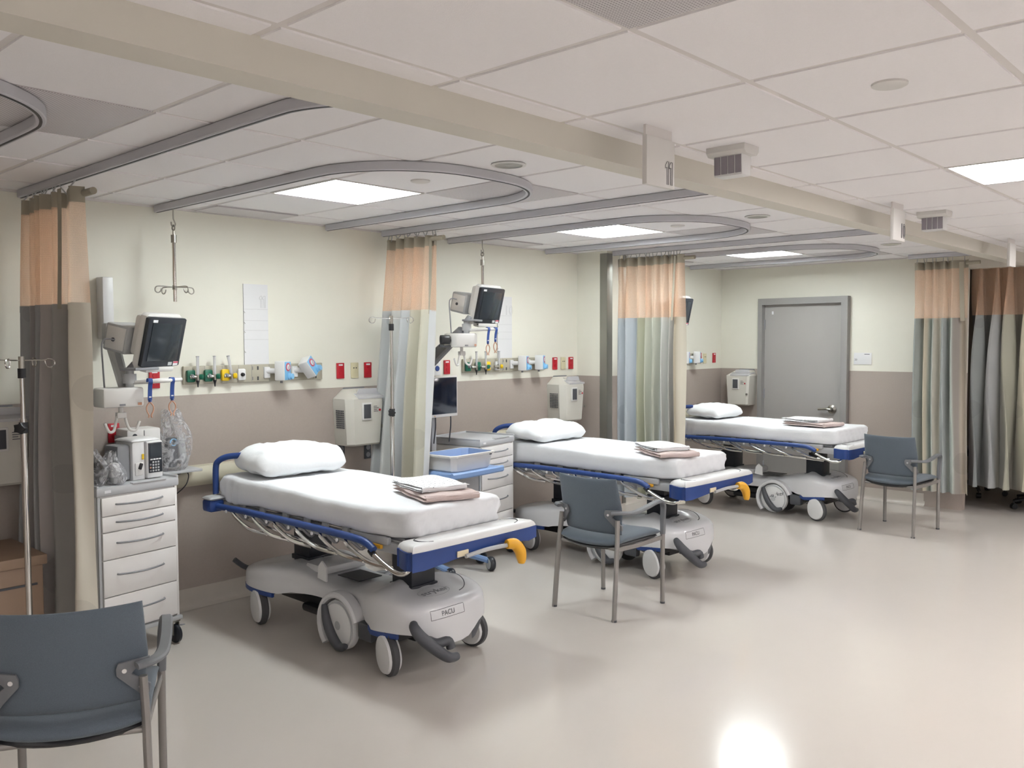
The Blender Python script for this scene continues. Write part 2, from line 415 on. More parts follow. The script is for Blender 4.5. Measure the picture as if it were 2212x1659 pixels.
# ceilings: lay-in tiles in a recessed grid
def ceil(name, x0, x1, y0, y1, gx, gy, z, holes):
    b = B(); S = .6085
    b.box((x0+x1)/2, (y0+y1)/2, z+.19, x1-x0, y1-y0, .1)
    i0 = math.floor((x0-gx)/S); i1 = math.ceil((x1-gx)/S); j0 = math.floor((y0-gy)/S); j1 = math.ceil((y1-gy)/S)
    b.bm.faces.ensure_lookup_table(); base = b.bm.faces[:]
    for i in range(i0, i1):
        for j in range(j0, j1):
            ax, bx = gx+i*S, gx+(i+1)*S; ay, by = gy+j*S, gy+(j+1)*S
            cx, cy = (ax+bx)/2, (ay+by)/2
            if any(h[0] < cx < h[1] and h[2] < cy < h[3] for h in holes): continue
            gx0, gx1, gy0, gy1 = max(ax, x0), min(bx, x1), max(ay, y0), min(by, y1)
            if gx1 <= gx0 or gy1 <= gy0: continue
            b.bm.faces.new([b.bm.verts.new(p) for p in ((gx0, gy1, z+.005), (gx1, gy1, z+.005), (gx1, gy0, z+.005), (gx0, gy0, z+.005))])
            ax = max(ax+.013, x0); bx = min(bx-.013, x1); ay = max(ay+.013, y0); by = min(by-.013, y1)
            if bx-ax < .03 or by-ay < .03: continue
            e = .0015
            A = [b.bm.verts.new(p) for p in ((ax, ay, z+.005), (bx, ay, z+.005), (bx, by, z+.005), (ax, by, z+.005))]
            Bv = [b.bm.verts.new(p) for p in ((ax+e, ay+e, z), (bx-e, ay+e, z), (bx-e, by-e, z), (ax+e, by-e, z))]
            fs = [b.bm.faces.new(Bv[::-1])] + [b.bm.faces.new((A[q], Bv[q], Bv[(q+1) % 4], A[(q+1) % 4])) for q in range(4)]
            for f in fs: f.material_index = 1
    return struct(b.build(name, ['grid', 'tile'], recalc=False, smooth=False))
S6 = .6085
GX, GY = 1.455, 3.09                    # bay grid origin
HX, HY = 2.43, 1.29                     # corridor grid origin
def gcell(gx, gy, i, j): return (gx+i*S6, gx+(i+1)*S6, gy+j*S6, gy+(j+1)*S6)
bay_lights = [gcell(GX, GY, 2, 1), gcell(GX, GY, 6, 1), gcell(GX, GY, 10, 1)]
bay_vents = [gcell(GX, GY, 3, 0), gcell(GX, GY, 7, 0), gcell(GX, GY, 11, 0), gcell(GX, GY, -1, 0)]
cor_lights = [gcell(HX, HY, 3, -1), gcell(HX, HY, 8, -1), gcell(HX, HY, -7, -1)] + [gcell(HX, HY, i, j) for i in (-6, -2, 3, 8) for j in (-4, -8, -12)]  # first one is visible; the others are unseen lamps added for even light
cor_vents = [gcell(HX, HY, -2, -1)]
ceil('ceiling', XL, 9.3, 2.10, D, GX, GY, ZB, bay_lights+bay_vents)
ceil('ceiling', XL, 9.3, YB, 2.02, HX, HY, ZC, cor_lights+cor_vents)
plane_box('trim_1', XL, 9.3, 2.007, 2.125, 2.36, 2.6, 'header')['label'] = 'soffit beam'
# wall trim strip at ceiling
plane_box('trim_2', XL, XR, D-.012, D, ZB-.012, ZB+.003, 'grid')
plane_box('trim_3', XR-.012, XR, 2.9, D, ZB-.012, ZB+.003, 'grid')

# door with frame
dt = B(); Y0, Y1 = 3.69, 4.70
dt.box(XR-.01, (Y0+.03), 1.035, .13, .07, 2.07).box(XR-.01, (Y1-.02), 1.035, .13, .05, 2.07).box(XR-.01, (Y0+Y1)/2, 2.105, .13, 1.02, .07)
dr = B().box(XR+.02, (Y0+Y1)/2+.01, 1.04, .045, .90, 2.07).build('door_1', 'door'); struct(dr)
fr = dt.build('door_frame', 'dframe', dr)
for z in (1.85, 1.07, .25):
    B().cyl((XR-.012, 4.655, z-.055), (XR-.012, 4.655, z+.055), .011).build('hinge', 'mgrey', dr)
hd = B().lathe([(.0, 0), (.046, 0), (.048, .008), (.036, .018), (.02, .024), (.016, .055), (0, .057)], (XR-.003, 3.865, .93), (-1, 0, 0)).tube([(XR-.055, 3.865, .93), (XR-.06, 3.91, .932), (XR-.052, 4.0, .925)], .012, 8, 4).build('door_handle', 'steel', dr)
B().box(XR-.006, 4.56, 1.98, .006, .02, .035, .002).build('number_tag', 'label', dr)
# small room sign beside the door
s = T('wall_sign', 'small white room name plate on the wall right of the grey door', 'sign', (XR-.003, 3.545, 1.478))
B().box(-.003, 0, 0, .006, .185, .122, .001).build('plate', 'board', s)
text('20', .028, 'lettering', 'ink', s, (-.007, .07, -.012), (R(90), 0, R(-90)))
B().box(-.0065, -.045, .046, .0008, .055, .006).build('small_print', 'ink', s)

# ------------------------------------------------------------------ ceiling fittings
def troffer(cell, z, power, color, label, group):
    x0, x1, y0, y1 = cell; cx, cy = (x0+x1)/2, (y0+y1)/2
    t = T('ceiling_light', label, 'ceiling light', (cx, cy, z), 0, group); h = .292
    b = B()
    for sx, sy, wx, wy in ((0, h, 2*h+.02, .012), (0, -h, 2*h+.02, .012), (h, 0, .012, 2*h), (-h, 0, .012, 2*h)):
        b.box(sx, sy, .006, wx, wy, .014)
    b.build('frame', 'grid', t)
    em = bpy.data.materials.get('lamp_'+group+str(round(power))) or mat('lamp_'+group+str(round(power)), 'FFFFFF', .5, emit=(color, power))
    em2 = bpy.data.materials.get('lampside_'+group) or mat('lampside_'+group, 'F2F2EE', .6, emit=(color, .8))
    c = B()
    q = [(-h, .004), (-h+.02, .05), (-.09, .10), (.09, .10), (h-.02, .05), (h, .004)]
    for (a, za), (b2, zb) in zip(q[:-1], q[1:]):
        c.bm.faces.new([c.bm.verts.new(p) for p in ((a, -h, za), (b2, -h, zb), (b2, h, zb), (a, h, za))])
    for sy in (-h, h):
        c.bm.faces.new([c.bm.verts.new((a, sy, za)) for a, za in q])
    c.build('reflector', em2, t, smooth=False)
    d = B(); d.prism([(-.1, .045), (-.06, .018), (.06, .018), (.1, .045), (.08, .09), (-.08, .09)], 'y', -h+.01, h-.01)
    d.build('diffuser', em, t)
    B().box(0, 0, .016, .012, 2*h-.02, .006).build('centre_rib', 'white', t)
    return t
troffer(bay_lights[0], ZB, LIGHT_BAY, C_BAY, 'square recessed ceiling light glowing above the nearest bed', 'recessed bay ceiling lights')
troffer(bay_lights[1], ZB, LIGHT_BAY, C_BAY, 'square recessed ceiling light glowing above the middle bed', 'recessed bay ceiling lights')
troffer(bay_lights[2], ZB, LIGHT_BAY, C_BAY, 'square recessed ceiling light glowing above the farthest bed', 'recessed bay ceiling lights')
troffer(cor_lights[0], ZC, LIGHT_COR, C_COR, 'bright recessed corridor light cut off at the right edge of the photo', 'recessed corridor lights')
for c in cor_lights[1:]:
    troffer(c, ZC, LIGHT_COR*(1 if c[0] > -1.5 else .6), C_COR, 'unseen recessed light added to brighten the corridor floor and ceiling', 'recessed corridor lights')
for cell, z, lab in [(bay_vents[0], ZB, 'grey perforated ceiling vent panel under the nearest curved curtain track'), (bay_vents[1], ZB, 'grey perforated ceiling vent panel inside the middle curved curtain track'),
                     (bay_vents[2], ZB, 'grey perforated ceiling vent panel inside the farthest curved curtain track'), (bay_vents[3], ZB, 'grey perforated ceiling vent panel at the far left, behind the cut-off track'),
                     (cor_vents[0], ZC, 'grey perforated ceiling vent panel at the top edge of the corridor ceiling')]:
    x0, x1, y0, y1 = cell
    o = B().box(0, 0, .006, S6-.006, S6-.006, .01, .001).build('ceiling_vent', 'vent', None, ((x0+x1)/2, (y0+y1)/2, z-.001)); tag(o, lab, 'vent')
# slot return grilles against the headwall
for k, lab in enumerate(['grey return grille in the ceiling edge above the gas rail of the nearest bed', 'grey return grille in the ceiling edge above the middle bed', 'grey return grille in the ceiling edge above the farthest bed']):
    x = GX+(2+4*k)*S6
    o = B().box(0, 0, 0, S6-.04, .27, .008).build('return_grille', 'vent', None, (x+S6/2, 5.055, ZB-.004)); tag(o, lab, 'vent')
def downlight(x, y, z, label, r=.066, lit=True):
    t = T('downlight', label, 'ceiling light', (x, y, z), 0, 'round ceiling downlights')
    B().lathe([(r, 0), (r+.016, 0), (r+.017, -.004), (r, -.006)], seg=32, caps=False).build('trim_ring', 'offwhite', t)
    B().lathe([(r-.001, -.006), (r-.010, -.003), (r-.026, -.001), (r-.040, -.0004), (.002, -.003)], seg=32, caps=False).build('reflector_cup', 'steel', t, ang=3)
    return t
downlight(3.01, 2.81, ZB-.002, 'round chrome recessed downlight in front of the nearest curved track')
downlight(5.41, 2.79, ZB-.002, 'round recessed downlight in front of the middle curved track')
downlight(7.80, 2.77, ZB-.002, 'round recessed downlight in front of the farthest curved track')
def speaker(x, y, z, label, r=.05):
    o = B().lathe([(.0, 0), (r, 0), (r, -.006), (r-.006, -.009), (0, -.0095)], seg=32).build('ceiling_cover_plate', 'offwhite', None, (x, y, z)); tag(o, label, 'ceiling plate', 'round ceiling cover plates')
speaker(3.0, 3.42, ZB, 'round white cover plate in the ceiling inside the nearest curved track')
speaker(5.45, 3.43, ZB, 'round white cover plate in the ceiling inside the middle curved track')
speaker(2.74, .985, ZC, 'large round white cover plate in the corridor ceiling', .052)

# curtain tracks
def track(pts, label, sm=8):
    P = spline(pts, sm); zt = ZB-.0225
    P = [Vector((p.x, p.y, zt)) for p in P]
    t = T('curtain_track', label, 'curtain track', tuple(P[0]), 0, 'grey ceiling curtain tracks')
    Q = [p-P[0] for p in P]
    B().sweep(Q, rrsec(.036, .042, .004)).build('rail', 'track', t)
    B().sweep([q-Vector((0, 0, .0217)) for q in Q], rsec(.010, .002)).build('slot', 'trackin', t)
    return t
def upath(xl, xr, top=2.985, r=.52):
    p = [(xl, D-.03, 0), (xl, 4.4, 0), (xl, 3.9, 0), (xl, top+r, 0)]
    for k in range(1, 7):
        a = math.pi/2*k/6; p.append((xl+r-r*math.cos(a), top+r-r*math.sin(a), 0))
    for k in range(0, 7):
        a = math.pi/2*k/6; p.append((xr-r+r*math.sin(a), top+r-r*math.cos(a), 0))
    return p + [(xr, 3.9, 0), (xr, 4.4, 0), (xr, D-.03, 0)]
track([(1.69, D-.03, 0), (1.69, 4, 0), (1.69, 3.2, 0), (1.69, 2.70, 0), (1.70, 2.56, 0), (1.745, 2.44, 0), (1.82, 2.36, 0), (1.95, 2.30, 0), (2.2, 2.28, 0), (2.9, 2.28, 0)], 'straight grey curtain track left of the nearest bed, curving at the soffit')
track(upath(2.44, 3.67), 'curved U-shaped grey track around the light above the nearest bed', 4)
track([(4.17, D-.03, 0), (4.17, 4, 0), (4.17, 3.2, 0), (4.17, 2.16, 0)], 'straight grey curtain track between the nearest and the middle bed')
track(upath(4.84, 6.04), 'curved U-shaped grey track around the light above the middle bed', 4)
track([(6.60, 4.84, 0), (6.60, 4, 0), (6.60, 3.2, 0), (6.60, 2.16, 0)], 'straight grey curtain track between the middle and the farthest bed')
track(upath(7.27, 8.50), 'curved U-shaped grey track around the light above the farthest bed', 4)
track(upath(-.05, 1.19), 'curved grey track cut off at the left edge of the photo', 4)
track([(8.93, 3.0, 0), (8.93, 2.7, 0), (8.93, 2.16, 0)], 'short grey curtain track by the right-hand wall end')

def outlined_eleven(h, m, parent, x, y, z, r):
    b = B(); k = h/.087
    for dx in (0, .026*k):
        P = [(0, 0), (0, .066), (-.010, .061), (-.010, .072), (.002, .087), (.011, .087), (.011, 0)]
        b.tube([(x+dx+px*k, y, z+pz*k) for px, pz in P], r, 4, closed=True)
    return b.build('number', m, parent)
# hanging bay number signs
def hang_sign(x, num, label):
    t = T('hanging_sign', label, 'sign', (x, 1.80, ZC), 0, 'hanging bay number signs')
    B().box(0, .004, -.02, .17, .01, .042).build('bracket', 'grid', t)
    B().box(0, 0, -.125, .182, .02, .175, .002).build('panel', 'offwhite', t)
    if num == '11': outlined_eleven(.084, 'ink', t, .038, -.0112, -.200, .0011)
    elif num: text(num, .118, 'number', 'ink', t, (.050, -.0115, -.158), (R(90), 0, 0), outline=.0011).scale = (.62, 1, 1)
    return t
hang_sign(2.73, '11', 'white hanging bay sign with outlined number 11 below the corridor ceiling')
hang_sign(5.17, '10', 'middle of the three white hanging bay signs, seen almost edge-on')
hang_sign(7.64, '', 'farthest white hanging bay sign, at the right edge over the brown netting')
def nurse_light(x, label):
    t = T('nurse_call_light', label, 'call light', (x, 1.77, ZC), 0, 'white nurse call lights in the corridor')
    B().prism([(-.06, 0), (.06, 0), (.06, -.022), (.045, -.036), (-.045, -.036), (-.06, -.022)], 'y', -.085, .085, .002).build('base', 'offwhite', t)
    b = B().prism([(-.038, -.034), (.04, -.034), (.036, -.115), (-.034, -.115)], 'y', -.062, .062, .003); b.build('lens_housing', 'white', t)
    for k in range(4):
        B().box(-.0375, -.0465+k*.031, -.073, .004, .027, .07, .002, ry=R(-2)).build('lens', 'lens', t)
    return t
n1 = nurse_light(3.215, 'white ribbed nurse call light on the corridor ceiling right of sign 11')
dup(n1, (5.67, 1.76, ZC), 0, 'farther white ribbed nurse call light beside the middle hanging sign')

# ------------------------------------------------------------------ headwall equipment
def plate(name, x, z, m, label, cat, group=None, duplex=True, y=D-.006, tagm=True):
    t = T(name, label, cat, (x, y, z), 0, group)
    B().box(0, 0, 0, .066, .01, .113, .003).build('cover', m, t)
    if duplex:
        for dz in (.02, -.02):
            B().lathe([(0, 0), (.014, 0), (.013, .003), (0, .003)], (0, -.005, dz), (0, -1, 0)).build('socket', m, t)
    if tagm: B().box(0, -.006, .042, .034, .002, .011).build('sticker', 'label', t)
    return t
def ivory(x, label):
    t = plate('data_outlet', x, 1.468, 'ivory', label, 'outlet', 'ivory data outlets', False, tagm=False)
    for dx in (-.011, .011): B().box(dx, -.006, .018, .009, .003, .007).build('port', 'black', t)
    return t
G = 'red power outlets along the headwall'
plate('power_outlet', 3.783, 1.468, 'red', 'red outlet left of the ivory outlet, above the nearest wall bin', 'outlet', G)
ivory(3.91, 'ivory data outlet between two red outlets above the nearest wall bin')
plate('power_outlet', 4.03, 1.468, 'red', 'red outlet right of the ivory outlet, above the nearest wall bin', 'outlet', G)
plate('power_outlet', 2.412, 1.456, 'red', 'red outlet behind the nearest monitor basket handle', 'outlet', G)
plate('power_outlet', 2.16, 1.148, 'red', 'red outlet low on the wall behind the cart with the pump', 'outlet', G)
plate('power_outlet', 4.83, 1.468, 'red', 'red outlet above the dark workstation screen', 'outlet', G)
plate('power_outlet', 6.188, 1.468, 'red', 'red outlet left of the ivory outlet, above the middle wall bin', 'outlet', G)
ivory(6.308, 'ivory data outlet between two red outlets above the middle wall bin')
plate('power_outlet', 6.422, 1.468, 'red', 'red outlet right of the ivory outlet, above the middle wall bin', 'outlet', G)
plate('power_outlet', 8.75, 1.475, 'red', 'red outlet behind the right suction regulator of the farthest bed', 'outlet', G)
ivory(8.856, 'ivory data outlet above the farthest bed')
plate('power_outlet', 9.065, 1.471, 'red', 'red outlet next to the corner by the grey door', 'outlet', G)
# blue handled switch plate left of middle bay's red outlet
t = T('call_station', 'white call plate with blue round button left of the red outlet, beside the curtain', 'call station', (4.72, D-.006, 1.47))
B().box(0, 0, 0, .08, .012, .13, .003).build('cover', 'white', t)
B().lathe([(0, 0), (.022, 0), (.02, .005), (0, .006)], (0, -.006, -.01), (0, -1, 0)).build('button', 'blue', t)
B().lathe([(0, 0), (.01, 0), (.009, .004), (0, .004)], (0, -.006, .04), (0, -1, 0)).build('jack', 'black', t)
# low power sockets under/behind bins
for x, z, lab in [(3.78, .875, 'dark twin socket below the nearest wall bin, left one'), (4.02, .865, 'dark twin socket below the nearest wall bin, right one'), (6.15, .87, 'dark twin socket below the middle wall bin, left one'), (6.38, .865, 'dark twin socket below the middle wall bin, right one'),
                  (8.72, .905, 'chrome twin socket behind the farthest pillow, left one'), (9.07, .90, 'chrome twin socket behind the farthest pillow, right one')]:
    t = T('wall_socket', lab, 'outlet', (x, D-.006, z))
    B().box(0, 0, 0, .06, .01, .115, .003).build('cover', 'dgrey' if x < 8 else 'steel', t)
    for dz in (.027, -.027): B().lathe([(0, 0), (.019, 0), (.018, .004), (0, .004)], (0, -.005, dz), (0, -1, 0)).build('socket', 'mgrey', t)

def gas_rail(x, label, n=4):
    t = T('gas_rail', label, 'gas outlet rail', (x, D-.012, 1.472), 0, 'grey medical gas rails')
    B().box(.513, 0, 0, 1.026, .02, .115, .003).build('rail_body', 'rail', t)
    for dx in (.14, .26, .375, .47, .60, .73, .95): B().box(dx, -.0105, 0, .0016, .001, .112).build('seam', 'mgrey', t)
    for i, (dx, m, la) in enumerate(((.04, 'green', 'green oxygen adapter'), (.156, 'green', 'green oxygen adapter'), (.273, 'yel2', 'yellow air adapter'), (.388, 'white', 'white vacuum adapter'))):
        o = B().box(dx, -.022, -.005, .056, .026, .076, .01).build('gas_adapter', m, t); o['label'] = la
        B().lathe([(0, 0), (.013, 0), (.012, .012), (.008, .02), (0, .02)], (dx, -.035, -.005), (0, -1, 0)).build('port', 'black' if m == 'white' else 'mgrey', o)
    for dx, dz in ((.515, .034), (.515, -.034), (.74, .036), (.74, -.036), (.97, .034), (.97, -.036)):
        B().box(dx, -.0125, dz, .009, .006, .024, .001).build('latch_slot', 'dgrey', t)
        B().box(dx-.038, -.0115, dz, .004, .003, .022).build('latch_slot', 'mgrey', t)
    return t
gas_rail(2.591, 'grey medical gas rail on the wall above the nearest bed')
gas_rail(5.0, 'grey medical gas rail on the wall above the middle bed')
gas_rail(7.62, 'grey medical gas rail behind the curtain, above the farthest bed')
def flowmeter(x, m, label, tilt=0):
    t = T('flowmeter', label, 'flowmeter', (x, D-.06, 1.462), 0, 'clear tube flowmeters')
    q = B().tube([(0, 0, .012), (-tilt*.10, 0, .125)], .009, 12); q.build('flow_tube', 'clear', t)
    B().cyl((-tilt*.10, 0, .124), (-tilt*.104, 0, .130), .0105).build('tube_cap', 'mgrey', t)
    B().cyl((-.045, .012, 0), (.006, 0, 0), .011).cyl((0, 0, -.022), (0, 0, .014), .013).build('valve_body', 'steel', t)
    B().lathe([(.008, 0), (.017, .004), (.018, .02), (.012, .026), (0, .027)], (.008, -.004, 0), (.75, -.6, 0)).build('knob', m, t)
    if m == 'green': B().lathe([(.009, 0), (.011, -.006), (.006, -.022), (.003, -.044), (0, -.045)], (0, 0, -.02)).build('hose_nipple', 'black', t)
    return t
flowmeter(2.664, 'green', 'flowmeter on the leftmost green adapter of the nearest bed')
flowmeter(2.778, 'green', 'flowmeter on the second green adapter of the nearest bed')
flowmeter(2.895, 'yel2', 'tilted flowmeter with yellow knob over the nearest bed', .22)
flowmeter(5.115, 'green', 'flowmeter between the green adapters of the middle bed')
flowmeter(5.225, 'green', 'second flowmeter with black nipple of the middle bed')
flowmeter(5.385, 'yel2', 'flowmeter with yellow knob above the middle bed, right one')
def regulator(x, z, ry, label):
    t = T('suction_regulator', label, 'suction regulator', (x, D-.035, z), 0, 'white and blue suction regulators')
    rot = Matrix.Rotation(ry, 4, 'Y') @ Matrix.Rotation(R(28), 4, 'Z')
    def fin(b, n, m, par):
        bmesh.ops.transform(b.bm, matrix=rot, verts=b.bm.verts[:]); return b.build(n, m, par)
    B().box(-.045, .01, -.01, .045, .025, .075, .006).cyl((-.045, .01, 0), (0, -.04, 0), .018).build('adapter', 'white', t)
    bd = fin(B().box(0, -.07, .0, .088, .075, .13, .008), 'housing', 'white', t)
    f = fin(B().box(0, -.1085, .0, .078, .003, .12, .001), 'face_label', 'bluelab', t)
    g = B().lathe([(0, 0), (.028, 0), (.028, .003), (0, .004)], (0, -.1095, .025), (0, -1, 0), 28); fin(g, 'gauge_rim', 'redlab', t)
    g = B().lathe([(0, 0), (.018, 0), (.018, .002), (0, .003)], (0, -.1125, .025), (0, -1, 0), 24); gg = fin(g, 'gauge_dial', 'label', t)
    fin(B().box(.003, -.116, .024, .003, .001, .028, ry=R(30)), 'needle', 'black', t)
    k = B().lathe([(.024, 0), (.024, .012), (.02, .014), (.019, .03), (0, .031)], (.014, -.109, -.037), (0, -1, 0), 20); fin(k, 'control_knob', 'ltblue', t)
    fin(B().cyl((0, -.06, -.064), (0, -.06, -.082), .009), 'port', 'mgrey', t)
    return t
regulator(3.215, 1.485, 0, 'upright suction regulator above the nearest pillow')
regulator(3.43, 1.485, R(-38), 'tilted suction regulator leaning right, above the nearest bed')
regulator(5.62, 1.485, 0, 'left suction regulator above the middle bed')
regulator(5.84, 1.487, 0, 'right suction regulator above the middle bed')
regulator(8.27, 1.487, 0, 'left suction regulator by the curtain at the farthest bed')
regulator(8.50, 1.487, 0, 'right suction regulator near the red outlet of the farthest bed')
def board(x, num, label, mirrored=False):
    t = T('bay_board', label, 'whiteboard', (x, D-.004, 1.80), 0, 'white bay number boards')
    poly = [(-.09, -.27), (.09, -.27), (.09, .26), (-.09, .26)]
    for z in (.07, .0, -.06, -.19): poly += [(-.09, z+.012), (-.078, z), (-.09, z-.003)]
    B().prism(poly, 'y', -.003, .003).build('panel', 'board', t)
    for z in (.095, .02, -.045, -.105): B().box(.0, -.0035, z, .178, .001, .0015).build('rule_line', 'ltink', t)
    B().box(-.0905, -.001, -.005, .0012, .006, .53).build('edge_line', 'ltink', t)
    if num == '11': outlined_eleven(.080, 'ltink', t, .035, -.0042, .105, .0009)
    else: text(num, .11, 'number', 'ltink', t, (.048, -.0042, .14), (R(90), 0, 0), outline=.0008)
    return t
board(3.11, '11', 'white whiteboard strip numbered 11 above the nearest gas rail')
board(5.515, '10', 'white whiteboard strip numbered 10 above the middle gas rail')

# wall-mounted sharps / waste bin
def wall_bin():
    t = T('wall_bin', 'beige plastic wall bin with round window right of the nearest pillow', 'wall bin', (3.87, D, .935), 0, 'beige wall-mounted disposal bins')
    # z measured from the bin's underside; front face at y=-.2
    b = B(); 
    def ring(z, xl, xr, yf, ch): return [(xl, -.005, z), (xl, yf+ch, z), (xl+ch*.7, yf, z), (xr-ch*.4, yf, z), (xr, yf+ch*.4, z), (xr, -.005, z)]
    b.rings([ring(0, -.135, .13, -.185, .05), ring(.012, -.14, .135, -.195, .05), ring(.30, -.155, .155, -.205, .055), ring(.335, -.155, .157, -.2, .055), ring(.40, -.07, .12, -.09, .03)])
    b.build('body', 'bin', t, ang=30)
    B().prism([(-.14, .33), (.14, .33), (.12, .41), (-.06, .41)], 'y', -.012, -.003).build('back_plate', 'mgrey', t)
    # hopper / translucent tray lid
    h = B(); h.prism([(-.06, .34), (.15, .34), (.125, .405), (-.03, .405)], 'y', -.15, -.14); h.prism([(-.205, .335), (-.205, .35), (-.14, .372), (-.05, .372), (-.05, .36), (-.14, .352)], 'x', -.075, .15, .002); h.build('hopper_tray', 'clear', t)
    B().box(.04, -.10, .385, .17, .05, .02, .004).build('handle', 'bin', t)
    wv = B(); wv.box(-.006, -.207, .245, .088, .008, .125, .01); wf = wv.build('window_frame', 'offwhite', t)
    B().box(-.006, -.2125, .245, .062, .004, .10, .006).build('window', 'dgrey', wf)
    g = B()
    for i in range(5):
        for j in range(9): g.box(-.1525-.0018*j*.3+.0005, -.028-.02*i-.02, .13+.015*j, .003, .013, .010)
    g.build('vent_grille', 'ink', t)
    B().lathe([(0, 0), (.012, 0), (.012, .008), (.006, .01), (0, .01)], (.135, -.205, .13), (0, -1, 0)).build('lock', 'steel', t)
    B().lathe([(0, 0), (.009, 0), (.008, .003), (0, .003)], (.11, -.206, .25), (0, -1, 0)).build('red_button', 'red', t)
    pr = B()
    for k, (lx, lw) in enumerate(((.07, .03), (.078, .045), (.07, .028), (.075, .038))): pr.box(lx, -.2065, .278-.012*k, lw, .001, .004)
    pr.build('small_print', 'ink', t)
    return t
wb = wall_bin()
dup(wb, (6.23, D, .945), 0, 'beige plastic wall bin with grille right of the middle bed, beside the corner')
dup(wb, (XR, 4.90, .935), R(-90), 'beige plastic wall bin beside the frame of the grey door')
dup(wb, (1.50, D, .935), 0, 'beige wall bin in shadow behind the IV pole at the far left')

# padded wall bumper and shelf with supplies
def bumper(x0, x1, z, label):
    o = B().prism([(0, .065), (-.05, .06), (-.075, .03), (-.08, 0), (-.075, -.03), (-.05, -.06), (0, -.065)], 'x', x0, x1, .008).build('wall_bumper', 'bumper', None, (0, D, z)); tag(o, label, 'wall bumper', 'cream wall bumpers behind the beds')
bumper(1.95, 3.55, .84, 'long cream wall bumper behind the nearest bed')
bumper(4.95, 6.0, .84, 'long cream wall bumper behind the middle bed')
bumper(7.5, 8.6, .84, 'long cream wall bumper behind the farthest bed')
t = T('wall_shelf', 'narrow grey wall shelf behind the pump, right of the cart', 'shelf', (2.36, D, .90))
B().box(0, -.1, 0, .50, .2, .016, .003).build('shelf_board', 'lgrey', t)
for x in (-.18, .15): B().prism([(-.001, -.008), (-.14, -.008), (-.001, -.07)], 'x', x, x+.01).build('bracket', 'mgrey', t)

# ------------------------------------------------------------------ monitor arms and monitors
def monitor(loc, rz, label):
    t = T('patient_monitor', label, 'monitor', loc, rz, 'patient monitors on arms')
    tl = Matrix.Rotation(R(13), 4, 'X')           # faces -y, tilted down
    def fin(b, n, m, par=t, ang=40):
        bmesh.ops.transform(b.bm, matrix=tl, verts=b.bm.verts[:]); return b.build(n, m, par, ang=ang)
    fin(B().prism([(-.165, -.128), (-.15, -.135), (.15, -.135), (.165, -.128), (.165, .128), (.15, .135), (-.15, .135), (-.165, .128)], 'y', -.012, .012, .004), 'bezel', 'bezel')
    fin(B().box(0, -.0135, .0, .262, .003, .205, .001), 'screen', 'screen')
    fin(B().box(-.115, -.014, .114, .04, .002, .014), 'sticker', 'label'); fin(B().box(.075, -.014, -.119, .035, .002, .018), 'sticker', 'lgrey')
    o = fin(B().box(.125, -.014, -.119, .042, .002, .024), 'sticker', 'label'); fin(B().box(.125, -.0155, -.112, .042, .001, .009), 'sticker_band', 'redlab', o)
    fin(B().prism([(-.135, .150), (.135, .150), (.155, .135), (.158, -.15), (-.158, -.15), (-.155, .135)], 'y', .012, .055, .01), 'rear_housing', 'offwhite')
    fin(B().box(0, .08, .02, .24, .06, .22, .02), 'rear_bulge', 'offwhite')
    b = B().box(0, .01, -.150, .24, .05, .03, .008); fin(b, 'chin', 'offwhite')
    fin(B().lathe([(0, 0), (.005, 0), (.005, .003), (0, .003)], (-.14, -.014, -.143), (0, -1, 0)), 'knob', 'black')
    # module rack behind
    md = fin(B().box(-.04, .18, -.02, .22, .14, .15, .012), 'module_rack', 'lgrey')
    fin(B().box(-.151, .18, -.02, .003, .11, .12, .001), 'module_panel', 'offwhite', md)
    fin(B().lathe([(0, 0), (.011, 0), (.01, .004), (0, .004)], (-.153, .19, -.03), (-1, 0, 0)), 'module_port', 'dgrey', md)
    return t
